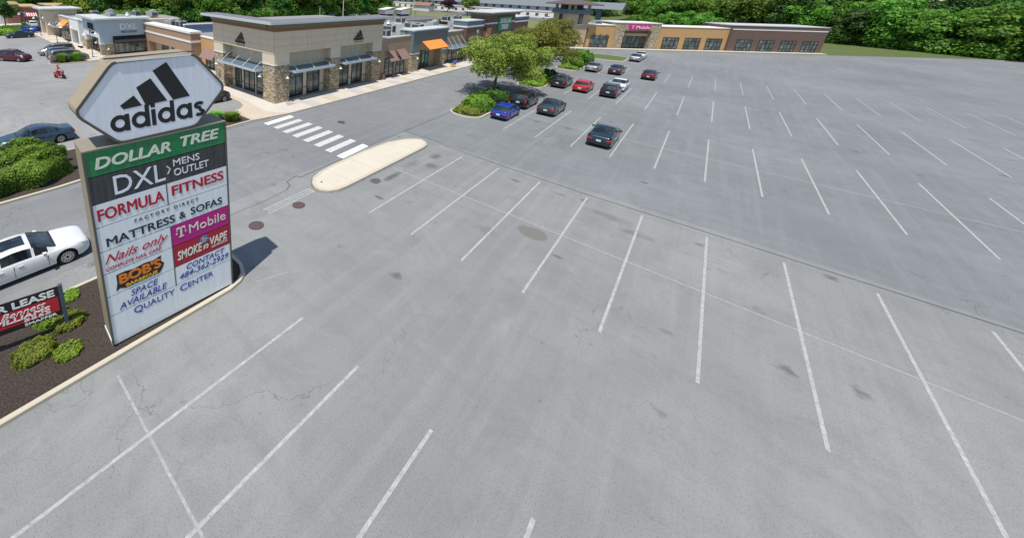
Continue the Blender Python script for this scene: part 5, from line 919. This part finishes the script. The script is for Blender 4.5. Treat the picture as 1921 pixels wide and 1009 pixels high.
def lobes(rng, R3, n, rr, zc, low=-.85):
    out = []
    while len(out) < n:
        d = rng.normal(size=3); d /= np.linalg.norm(d)
        if d[2] < low: continue
        k = rng.uniform(.25, .95); c = np.array([d[0] * R3[0] * k, d[1] * R3[1] * k, zc + d[2] * R3[2] * k]); r = rng.uniform(.75, 1.25) * rr; out.append((c, (r, r, r * .72)))
    return out
def make_tree(name, label, loc, H, R3, zc, seed, mat, nl, rr, per, lsz, group=None, trunk_r=.18, limbs=6, cat='tree', off=(0, 0)):
    rng = np.random.default_rng(seed); t = thing(name, label, cat, loc, 0, group); q = MB(); base = [(0, 0, -.1), (.05, .03, H * .18), (-.05 + off[0] * .3, .08 + off[1] * .3, H * .34)]
    q.tube(base, trunk_r, 8, trunk_r * .62); top = base[-1]
    lb = lobes(rng, R3, nl, rr, zc); lb = [((c[0] + off[0], c[1] + off[1], c[2]), r) for c, r in lb]
    for i in range(limbs):
        c = lb[i][0]; mid = ((top[0] + c[0]) / 2 + rng.uniform(-.2, .2), (top[1] + c[1]) / 2, (top[2] * .45 + c[2] * .55)); q.tube([(top[0], top[1], top[2] - .1), mid, tuple(c)], trunk_r * .45, 6, trunk_r * .12)
    q.build('trunk', m_bark, t, smooth=True).__setattr__('location', (0, 0, 0)); tr = [c for c in t.children][0]
    for v in tr.data.vertices: v.co = v.co + Vector(loc)
    cen, nr = crown_points(rng, lb, per); leaf_object('crown', cen, nr, lsz, mat, t, rng); return t
t1 = make_tree('shade_tree', 'broad yellow-green shade tree on the nearest tree island', (-17.2, 46.9, .1), 7.4, (5.2, 6.5, 2.8), 4.55, 11, lm_tree, 104, 1.1, 260, .24, 'large shade trees on the lot islands', .22, 9, off=(.2, 1.8))
t2 = make_tree('shade_tree', 'broad yellow-green shade tree on the second tree island behind the first', (-17.0, 60.4, .1), 8.7, (5.1, 6.8, 3.5), 5.2, 12, lm_tree, 108, 1.2, 250, .25, 'large shade trees on the lot islands', .22, 9, off=(.3, 2.0))
t3 = make_tree('small_tree', 'small round dark tree at the far left edge before the restaurant', (-120.5, 14.2, 0), 6.5, (2.5, 2.5, 2.6), 4.2, 13, lm_dark, 22, .95, 330, .34, None, .16, 5)
t4 = make_tree('small_tree', 'narrow small tree between the restaurant and the tan shop tower', (-124.5, 25.0, 0), 5, (1.3, 1.3, 2.1), 2.9, 14, lm_mid, 12, .7, 400, .3, None, .12, 4)
t5 = make_tree('purple_tree', 'dark purple leaved tree before the motel', (-113, 218, 0), 7, (4.2, 4.2, 3.2), 4.6, 15, lm_purple, 22, 1.7, 110, .6, None, .25, 5)
t6 = make_tree('leafy_tree', 'loose green tree standing alone in front of the motel', (-92.5, 200, 0), 10, (5.2, 5.2, 4.8), 6.5, 16, lm_mid, 30, 1.6, 90, .6, None, .35, 8)
# woodland: single trees beyond the shops, built from a few kinds and copied
kinds = []
for i, (mat, R3, zc, H) in enumerate(((lm_dark, (4.6, 4.6, 6.0), 6.2, 13), (lm_mid, (5.2, 5.2, 5.6), 5.6, 12), (lm_lime, (4.4, 4.4, 4.6), 4.6, 10), (lm_dark, (3.8, 3.8, 7.0), 7.0, 14), (lm_mid, (6.0, 6.0, 6.2), 6.2, 13.5))):
    kinds.append(make_tree('woodland_tree', 'x', (0, 0, 0), H, R3, zc, 30 + i, mat, 46, 1.7, 78, .60, 'woodland trees beyond the shops', .3, 4))
desc = ['dark green full crowned tree', 'mid green rounded tree', 'bright lime green low tree', 'tall dark narrow tree', 'wide spreading green tree']
rnd = random.Random(5); spots = []
def along(pts, step, depth, jit=1.6, ks=None, scl=(.85, 1.2), where=''):
    for (xa, ya), (xb, yb) in zip(pts, pts[1:]):
        L_ = math.hypot(xb - xa, yb - ya); n = max(1, int(L_ / step))
        for i in range(n):
            for d in range(depth):
                f = (i + rnd.uniform(.1, .9)) / n; nx, ny = -(yb - ya) / L_, (xb - xa) / L_
                spots.append((xa + (xb - xa) * f + nx * d * step * 1.05 + rnd.uniform(-jit, jit), ya + (yb - ya) * f + ny * d * step * 1.05 + rnd.uniform(-jit, jit), rnd.choice(ks or [0, 0, 1, 3, 4, 1]), rnd.uniform(*scl), where))
along([(-120, 50), (-120, 88)], 6.2, 3, where='in the wood behind the left shops'); along([(-120, 97), (-120, 160)], 6.2, 3, where='in the wood behind the corner store'); along([(-126, 164), (-146, 205)], 7, 2, where='by the meadow edge')
along([(-146, 32), (-127, 50)], 6.5, 2, ks=[0, 1, 2, 4], where='behind the long brick building'); along([(-162, -14), (-164, 42)], 7, 3, ks=[0, 1, 2, 3, 1], where='behind the restaurant'); along([(-215, 0), (-190, 100)], 11, 2, scl=(1.2, 1.5), where='on the far left skyline')
along([(-34, 252), (-20, 236), (5, 215), (40, 196), (85, 170)], 7.0, 3, ks=[0, 1, 3, 4, 1], scl=(1.0, 1.35), where='on the bank beyond the diagonal shops')
along([(-14, 172), (4, 166)], 6.0, 1, ks=[1, 4], scl=(.6, .8), where='low on the bank right of the tower'); along([(85, 170), (92, 120), (96, 70), (98, 20)], 7.5, 2, ks=[0, 1, 4], scl=(1.0, 1.25), where='along the far edge of the lot')
along([(-175, 262), (-40, 262)], 12, 2, scl=(1.4, 1.8), where='behind the motel'); along([(-40, 300), (160, 240)], 13, 2, scl=(1.6, 2.0), where='on the far skyline at the right')
usedk = set(); cnt = {}
def view_xy(x, y, z):
    d = Vector((x, y, z - 12.073)); w = d.dot(cf); return (609.3 + 730.8 * d.dot(cr) / w, 200.9 - 730.8 * d.dot(cu) / w, w)
MARK = [(-60, 'left of the small dark tree'), (45, 'above the restaurant roof'), (120, 'above the tan shop tower'), (200, 'above the long brick building'), (260, 'above the blue menswear store'), (330, 'above the brown brick store'), (400, 'above the orange tan shop'), (470, 'above the corner store side logo'), (540, 'above the corner store corner'), (620, 'above the corner store front'), (700, 'above the corner store far end'), (800, 'above the strip roof fans'), (900, 'near the lone motel tree'), (1000, 'above the green discount sign'), (1100, 'beside the tower roof'), (1160, 'above the tan wing shop'), (1230, 'above the stone fronted shop'), (1330, 'above the right tan wing'), (1450, 'above the dark brick end shop'), (1560, 'right of the brick end shop'), (1680, 'over the far corner of the lot'), (1800, 'near the right end of the lot edge'), (2100, 'at the far right edge')]
SZ = {}
cand = []
for x, y, k, s, wh in spots:
    px, py, w = view_xy(x, y, 6)
    if w < 20 or px < -120 or px > 2060: continue
    cand.append((px, w, x, y, k, s, wh))
for px, w, x, y, k, s, wh in sorted(cand):
    mk = min(MARK, key=lambda m: abs(m[0] - px))[1]; rowk = 'front row ' if w < 150 else ('middle row ' if w < 220 else 'back row ')
    o = kinds[k] if k not in usedk else copy_tree(kinds[k]); usedk.add(k); o.location = (x, y, -.1); o.rotation_euler = (0, 0, rnd.uniform(0, 6.28)); o.scale = (s * rnd.uniform(.9, 1.1), s * rnd.uniform(.9, 1.1), s * rnd.uniform(.85, 1.12))
    lb = rowk + ('taller ' if s > 1.12 else ('shorter ' if s < .92 else '')) + desc[k] + ' ' + mk
    if len(lb.split()) > 15: lb = rowk + desc[k] + ' ' + mk
    SZ.setdefault(lb, []).append(o)
ORD = ['', 'second ', 'third ', 'fourth ', 'fifth ', 'sixth ', 'seventh ', 'eighth ']
for lb, os_ in SZ.items():
    for i, o in enumerate(os_):
        o['label'] = lb if len(os_) == 1 else ('leftmost ' if i == 0 else ORD[min(i, 7)]) + lb; o['group'] = 'woodland trees beyond the shops'
# undergrowth at the foot of the wood
rng = np.random.default_rng(77); cl = []
for i in range(260): y = rng.uniform(36, 164); cl.append(((-116.5 - rng.uniform(0, 5), y, 1.0 + rng.uniform(0, 1.2)), (2.0, 2.4, 2.2)))
for i in range(170): f = rng.uniform(0, 1); cl.append(((-30 + 115 * f + rng.uniform(-3, 3), 240 - 70 * f + rng.uniform(-3, 3), 1.4), (3.2, 3.2, 2.6)))
for i in range(80): f = rng.uniform(0, 1); cl.append(((86 + 10 * f, 168 - 110 * f, 1.2), (2.6, 2.6, 2.2)))
for i in range(60): f = rng.uniform(0, 1); cl.append(((-14 + 30 * f + rng.uniform(-3, 3), 176 - 8 * f + rng.uniform(-2, 2), 1.2), (3.0, 3.0, 2.2)))
cen, nr = crown_points(rng, cl, 75); o = leaf_object('undergrowth', cen, nr, .7, lm_mid, None, rng); o['kind'] = 'stuff'; o['label'] = 'tangled green undergrowth along the foot of the wood'; o['category'] = 'undergrowth'
def make_bush(name, label, loc, R3, seed, mat, per, lsz, group=None, nl=14, rr=None, rz=0, cat='bush'):
    rng = np.random.default_rng(seed); t = thing(name, label, cat, loc, rz, group); rr = rr or min(R3) * .55
    q = MB(); vs = []; fs = []; nu, nv = 14, 7
    for j in range(nv + 1):
        for i in range(nu): a = 2 * math.pi * i / nu; b = math.pi / 2 * j / nv; k = .84 * (1 + .05 * math.sin(3 * a + seed)); vs.append((R3[0] * k * math.cos(a) * math.cos(b) ** .8, R3[1] * k * math.sin(a) * math.cos(b) ** .8, R3[2] * .86 * math.sin(b)))
    for j in range(nv):
        for i in range(nu): fs.append((j * nu + i, j * nu + (i + 1) % nu, (j + 1) * nu + (i + 1) % nu, (j + 1) * nu + i))
    q.add(vs, fs); c = q.build('inner_core', plain('dark_core', (.02, .03, .012), .95, .3, 5)); c.parent = t  # dark closed core filling the bush inside its leaf shell
    n = int(per * (R3[0] * R3[1] + R3[2] * (R3[0] + R3[1]))); d = rng.normal(size=(n, 3)); d[:, 2] = np.abs(d[:, 2]); d /= np.linalg.norm(d, axis=1)[:, None]
    ph = rng.uniform(0, 6, 6); f = 1 + .05 * np.sin(5 * d[:, 0] * 2 + ph[0]) + .05 * np.sin(6 * d[:, 1] * 2 + ph[1]) + .06 * np.sin(9 * d[:, 2] + 4 * d[:, 0] + ph[2]) + .04 * np.sin(17 * d[:, 0] + 13 * d[:, 1] + ph[3])
    e = np.sign(d) * np.abs(d) ** .8; p = e * np.array(R3) * (f * rng.uniform(.92, 1.02, n))[:, None]; leaf_object('foliage', p, d + np.array([0, 0, .35]), lsz, mat, t, rng, .7); return t
make_bush('round_hedge', 'large rounded clipped hedge at the left edge beside the drive lane', (-28.6, 2.2, .1), (2.15, 3.0, 2.05), 3, lm_hedge, 1900, .13, rr=.5)
BG = 'clipped bushes on the tree islands'
make_bush('island_bush', 'rounded mid green bush at the front of the nearest tree island', (-16.1, 40.5, .1), (1.5, 1.45, 1.35), 4, lm_hedge, 700, .2, BG)
make_bush('island_bush', 'dark green bush below the trunk of the nearest shade tree', (-15.9, 44.3, .1), (1.4, 1.6, 1.5), 5, lm_dark, 700, .2, BG); make_bush('island_bush', 'dark bush left of the nearest shade tree trunk', (-17.0, 42.6, .1), (.8, .9, 1.2), 6, lm_dark, 900, .2, BG)
make_bush('low_juniper', 'low yellow-green spreading shrub at the tip of the nearest island', (-16.2, 38.1, .1), (1.25, 1.05, .55), 7, lm_yel, 1300, .16, 'low yellow-green shrubs'); make_bush('low_juniper', 'low yellow-green spreading shrub at the tip of the second island', (-16.0, 57.1, .1), (1.4, 1.05, .5), 8, lm_yel, 900, .2, 'low yellow-green shrubs')
make_bush('low_juniper', 'low yellow-green spreading shrub at the tip of the third island', (-15.9, 75.6, .1), (1.5, 1.1, .5), 9, lm_yel, 800, .22, 'low yellow-green shrubs')
make_bush('island_bush', 'light green bush behind the low shrub of the second island', (-15.7, 59.6, .1), (1.1, 1.4, 1.2), 10, lm_lime, 700, .22, BG); make_bush('island_bush', 'dark green bush at the right of the second island', (-15.6, 63.0, .1), (1.3, 1.9, 1.4), 11, lm_dark, 600, .22, BG)
make_bush('island_bush', 'bright green bush on the third island', (-16.0, 78.4, .1), (1.5, 1.9, 1.9), 12, lm_hedge, 500, .25, BG); make_bush('island_bush', 'tall dark green bush at the back of the third island', (-15.6, 82.6, .1), (1.7, 2.4, 2.5), 13, lm_mid, 500, .27, BG)
make_bush('oval_hedge', 'long oval clipped hedge at the far left of the store lot', (-107.6, 12.4, .05), (2.0, 3.0, 1.15), 14, lm_lime, 350, .26); make_bush('oval_hedge', 'rough green hedge beyond the oval hedge near the small tree', (-117, 15.5, .05), (1.6, 3.2, 1.0), 15, lm_mid, 300, .3)
make_bush('oval_hedge', 'low green bushes before the restaurant front', (-124.5, 20.5, .05), (1.2, 2.6, 1.1), 16, lm_mid, 350, .3)
def grass_tuft(label, loc, r, h, n, seed, mat, group='ornamental grasses in the planting beds'):
    rng = np.random.default_rng(seed); t = thing('ornamental_grass', label, 'grass clump', loc, 0, group); q = MB()
    for i in range(n):
        a = rng.uniform(0, 6.28); rr = r * .45 * math.sqrt(rng.uniform()); b = rng.uniform(0, 6.28); x, y = rr * math.cos(a), rr * math.sin(a); hh = h * rng.uniform(.6, 1.1); lx, ly = x + math.cos(b) * r * .55, y + math.sin(b) * r * .55; w = .03 + r * .02; nx, ny = -math.sin(b) * w, math.cos(b) * w
        q.add([(x - nx, y - ny, 0), (x + nx, y + ny, 0), ((x + lx) / 2 + nx, (y + ly) / 2 + ny, hh * .8), ((x + lx) / 2 - nx, (y + ly) / 2 - ny, hh * .8), (lx, ly, hh)], [(0, 1, 2, 3), (3, 2, 4)])
    o = q.build('blades', mat); o.parent = t; return t
grass_tuft('left ornamental grass clump hiding the minivan', (-67.3, 13.7, .1), 1.0, 1.25, 420, 1, lm_hedge); grass_tuft('right ornamental grass clump beside the minivan', (-67.2, 15.6, .1), 1.05, 1.3, 420, 2, lm_hedge)
for i, (x, y, s, lb) in enumerate(((-29.4, 18.3, .95, 'grass clump nearest the corner store in the roadside bed'), (-30.5, 17.3, .9, 'grass clump on the left of the roadside bed'), (-29.3, 16.2, .9, 'grass clump by the kerb of the roadside bed'))): grass_tuft(lb, (x, y, .1), s, .75, 420, 10 + i, lm_hedge)
for i, (x, y, r, lb) in enumerate(((-15.6, 2.05, .32, 'small yellow-green plant beside the lease sign post'), (-14.9, 1.3, .45, 'low lime shrub at the foot of the lease sign, left one'), (-14.2, 1.75, .42, 'low lime shrub between the lease sign and the tall sign'), (-13.6, .6, .5, 'low lime shrub nearest the viewer beneath the tall sign'), (-12.9, 1.4, .35, 'small lime shrub near the white base of the tall sign'))): make_bush('low_shrub', lb, (x, y, .1), (r, r * 1.2, r * .75), 40 + i, lm_yel, 5200, .055, 'low lime shrubs under the tall sign')
# ---------------------------------------------------------------- lamp posts, poles, bench, rider
def street_lamp(x, y, h, label, arm=(0, -.8), g='lamp posts along the left shops'):
    t = thing('lamp_post', label, 'lamp post', (x, y, 0), 0, g); q = MB(); q.tube([(0, 0, 0), (0, 0, h)], .07, 8, .05); o = q.build('pole', m_greytrim); o.parent = t
    for s in (-1, 1):
        q = MB(); q.tube([(0, 0, h - .25), (arm[0] * .5 * s, arm[1] * .5 * s, h + .05), (arm[0] * s, arm[1] * s, h - .15)], .03, 6); o = q.build('arm', m_offwhite); o.parent = t
        q = MB(); q.tube([(arm[0] * s, arm[1] * s, h - .50), (arm[0] * s, arm[1] * s, h - .38), (arm[0] * s, arm[1] * s, h - .15)], .30, 12, .05); o = q.build('lamp_shade', m_offwhite); o.parent = t
    q = MB(); q.cyl((0, 0, 0), .16, .25, 8); o = q.build('base', m_greytrim); o.parent = t
for x, y, h, lb in ((-69.3, 18.3, 4.2, 'lamp post nearest the blue menswear store'), (-80.9, 17.8, 4.2, 'lamp post before the white shop'), (-89.0, 17.8, 4.0, 'lamp post before the orange awning'), (-101.5, 17.6, 4.2, 'lamp post before the tan shop tower'), (-113.5, 17.0, 4.2, 'farthest lamp post near the restaurant')): street_lamp(x, y, h, lb)
def pole(x, y, h, r, label, m):
    t = thing('light_pole', label, 'pole', (x, y, 0), 0); q = MB(); q.tube([(0, 0, 0), (0, 0, h)], r, 8, r * .6); o = q.build('shaft', m); o.parent = t; q = MB(); q.box(-.9, .9, -.15, .15, h, h + .18); o = q.build('lamp_head', m_greytrim); o.parent = t
pole(-108.2, 121, 12, .16, 'tall pale pole at the tree line behind the corner store', m_offwhite); pole(-98, 157, 12, .16, 'tall pale pole behind the trailers', m_offwhite); pole(-112.5, 112, 4.2, .12, 'short pale pole at the tree line', m_offwhite)
pole(-140, 15.8, 11, .15, 'thin pale pole behind the restaurant tower', m_offwhite)
t = thing('bench', 'small pale bench against the white pilaster near the blue store', 'bench', (-80.3, 19.4, .13)); part('seat', m_offwhite, t, (-80.3, 19.4, 0), (-.8, .8, -.25, .25, .53, .6)); part('backrest', m_offwhite, t, (-80.3, 19.4, 0), (-.8, .8, .22, .28, .6, 1.05)); 
for s in (-.7, .6): part('leg', m_dkwin, t, (-80.3, 19.4, 0), (s, s + .08, -.22, .22, .13, .53))
t = thing('litter_bin', 'dark litter bin against the last stone pier of the corner store', 'bin', (-30.6, 43.0, .13)); q = MB(); q.cyl((-30.6, 43.1, .13), .26, .85, 12); q.build('body', m_dkbrick, t); q = MB(); q.cyl((-30.6, 43.1, .98), .29, .1, 12, .12); q.build('lid', m_black, t)
t = thing('clothes_rack_display', 'small blue and yellow display on the pavement left of the big tree', 'display', (-28.8, 60, .13)); part('blue_box', plain('bright_blue', '2f7fc0', .5), t, (-28.8, 60, 0), (-.2, .2, -.25, .25, .5, 1.1)); part('yellow_stand', m_txye, t, (-28.8, 60, 0), (-.2, .2, -.9, -.5, .13, .7)); part('red_tag', m_red_vinyl, t, (-28.8, 60, 0), (-.15, .15, .4, .8, .9, 1.2))
# motorbike and rider
mt = thing('motor_scooter', 'small red scooter crossing the store lot with its rider', 'scooter', (-56.8, 11.0, 0), -60)
q = MB(); q.side([(-.55, .45), (-.8, .62), (-.75, .78), (-.1, .80), (.05, .48), (.35, .42), (.50, .95), (.60, .95), (.52, .40), (.3, .28), (-.4, .28)], -.14, .14); o = q.build('body', P['red']); o.parent = mt
for y in (-.6, .62): q = MB(); q.tube([(-.06, y, .26), (.06, y, .26)], .26, 14); o = q.build('wheel', m_tyre); o.parent = mt
q = MB(); q.tube([(-.33, .48, 1.05), (0, .58, 1.0), (.33, .48, 1.05)], .025, 6); o = q.build('handlebar', m_trim); o.parent = mt
pr = thing('person', 'rider in a pale red shirt and red helmet on the scooter', 'person', (-56.8, 11.0, 0), -60)
sk = {'pel': (0, -.3, .86, .15), 'waist': (0, -.27, 1.05, .135), 'chest': (0, -.2, 1.28, .155), 'neck': (0, -.15, 1.46, .06), 'head': (0, -.12, 1.60, .105), 'top': (0, -.12, 1.68, .085),
      'shl': (-.18, -.19, 1.36, .075), 'ell': (-.30, .08, 1.16, .05), 'wrl': (-.31, .38, 1.08, .035), 'hal': (-.31, .46, 1.07, .04), 'shr': (.18, -.19, 1.36, .075), 'elr': (.30, .08, 1.16, .05), 'wrr': (.31, .38, 1.08, .035), 'har': (.31, .46, 1.07, .04),
      'hil': (-.11, -.25, .82, .10), 'knl': (-.2, .2, .74, .07), 'anl': (-.17, .12, .36, .045), 'tol': (-.18, .32, .33, .04), 'hir': (.11, -.25, .82, .10), 'knr': (.2, .2, .74, .07), 'anr': (.17, .12, .36, .045), 'tor': (.18, .32, .33, .04)}
ed = [('pel', 'waist'), ('waist', 'chest'), ('chest', 'neck'), ('neck', 'head'), ('head', 'top'), ('chest', 'shl'), ('shl', 'ell'), ('ell', 'wrl'), ('wrl', 'hal'), ('chest', 'shr'), ('shr', 'elr'), ('elr', 'wrr'), ('wrr', 'har'), ('pel', 'hil'), ('hil', 'knl'), ('knl', 'anl'), ('anl', 'tol'), ('pel', 'hir'), ('hir', 'knr'), ('knr', 'anr'), ('anr', 'tor')]
ks = list(sk); me = bpy.data.meshes.new('body'); me.from_pydata([sk[k][:3] for k in ks], [(ks.index(a), ks.index(b)) for a, b in ed], []); bo = bpy.data.objects.new('body', me); COL.objects.link(bo)
bo.modifiers.new('s', 'SKIN'); 
for i, k in enumerate(ks): me.skin_vertices[0].data[i].radius = (sk[k][3], sk[k][3])
me.skin_vertices[0].data[0].use_root = True; bo.modifiers.new('u', 'SUBSURF').levels = 1
bpy.context.view_layer.update(); dg = bpy.context.evaluated_depsgraph_get(); nm_ = bpy.data.meshes.new_from_object(bo.evaluated_get(dg)); bo.modifiers.clear(); bo.data = nm_; bo.parent = pr
nm_.materials.clear()
for m in (plain('skin', (.48, .28, .19), .6), plain('pale_red_shirt', (.62, .25, .24), .8), plain('dark_trousers', (.06, .05, .07), .9)): nm_.materials.append(m)
for p in nm_.polygons: z = p.center.z; y = p.center.y; p.material_index = 0 if (z > 1.47 or (y > .15 and z > .95)) else (1 if z > .93 else 2); p.use_smooth = True
q = MB(); vs = []; fs = []
for j in range(7):
    for i in range(12): a = 2 * math.pi * i / 12; b = math.pi * (.12 + .42 * (1 - j / 6)) ; vs.append((.135 * math.sin(b) * math.cos(a), -.12 + .15 * math.sin(b) * math.sin(a), 1.62 + .135 * math.cos(b)))
for j in range(6):
    for i in range(12): fs.append((j * 12 + i, j * 12 + (i + 1) % 12, (j + 1) * 12 + (i + 1) % 12, (j + 1) * 12 + i))
fs.append(tuple(range(72, 84))); q.add(vs, fs); o = q.build('helmet', P['red'], smooth=True); o.parent = pr
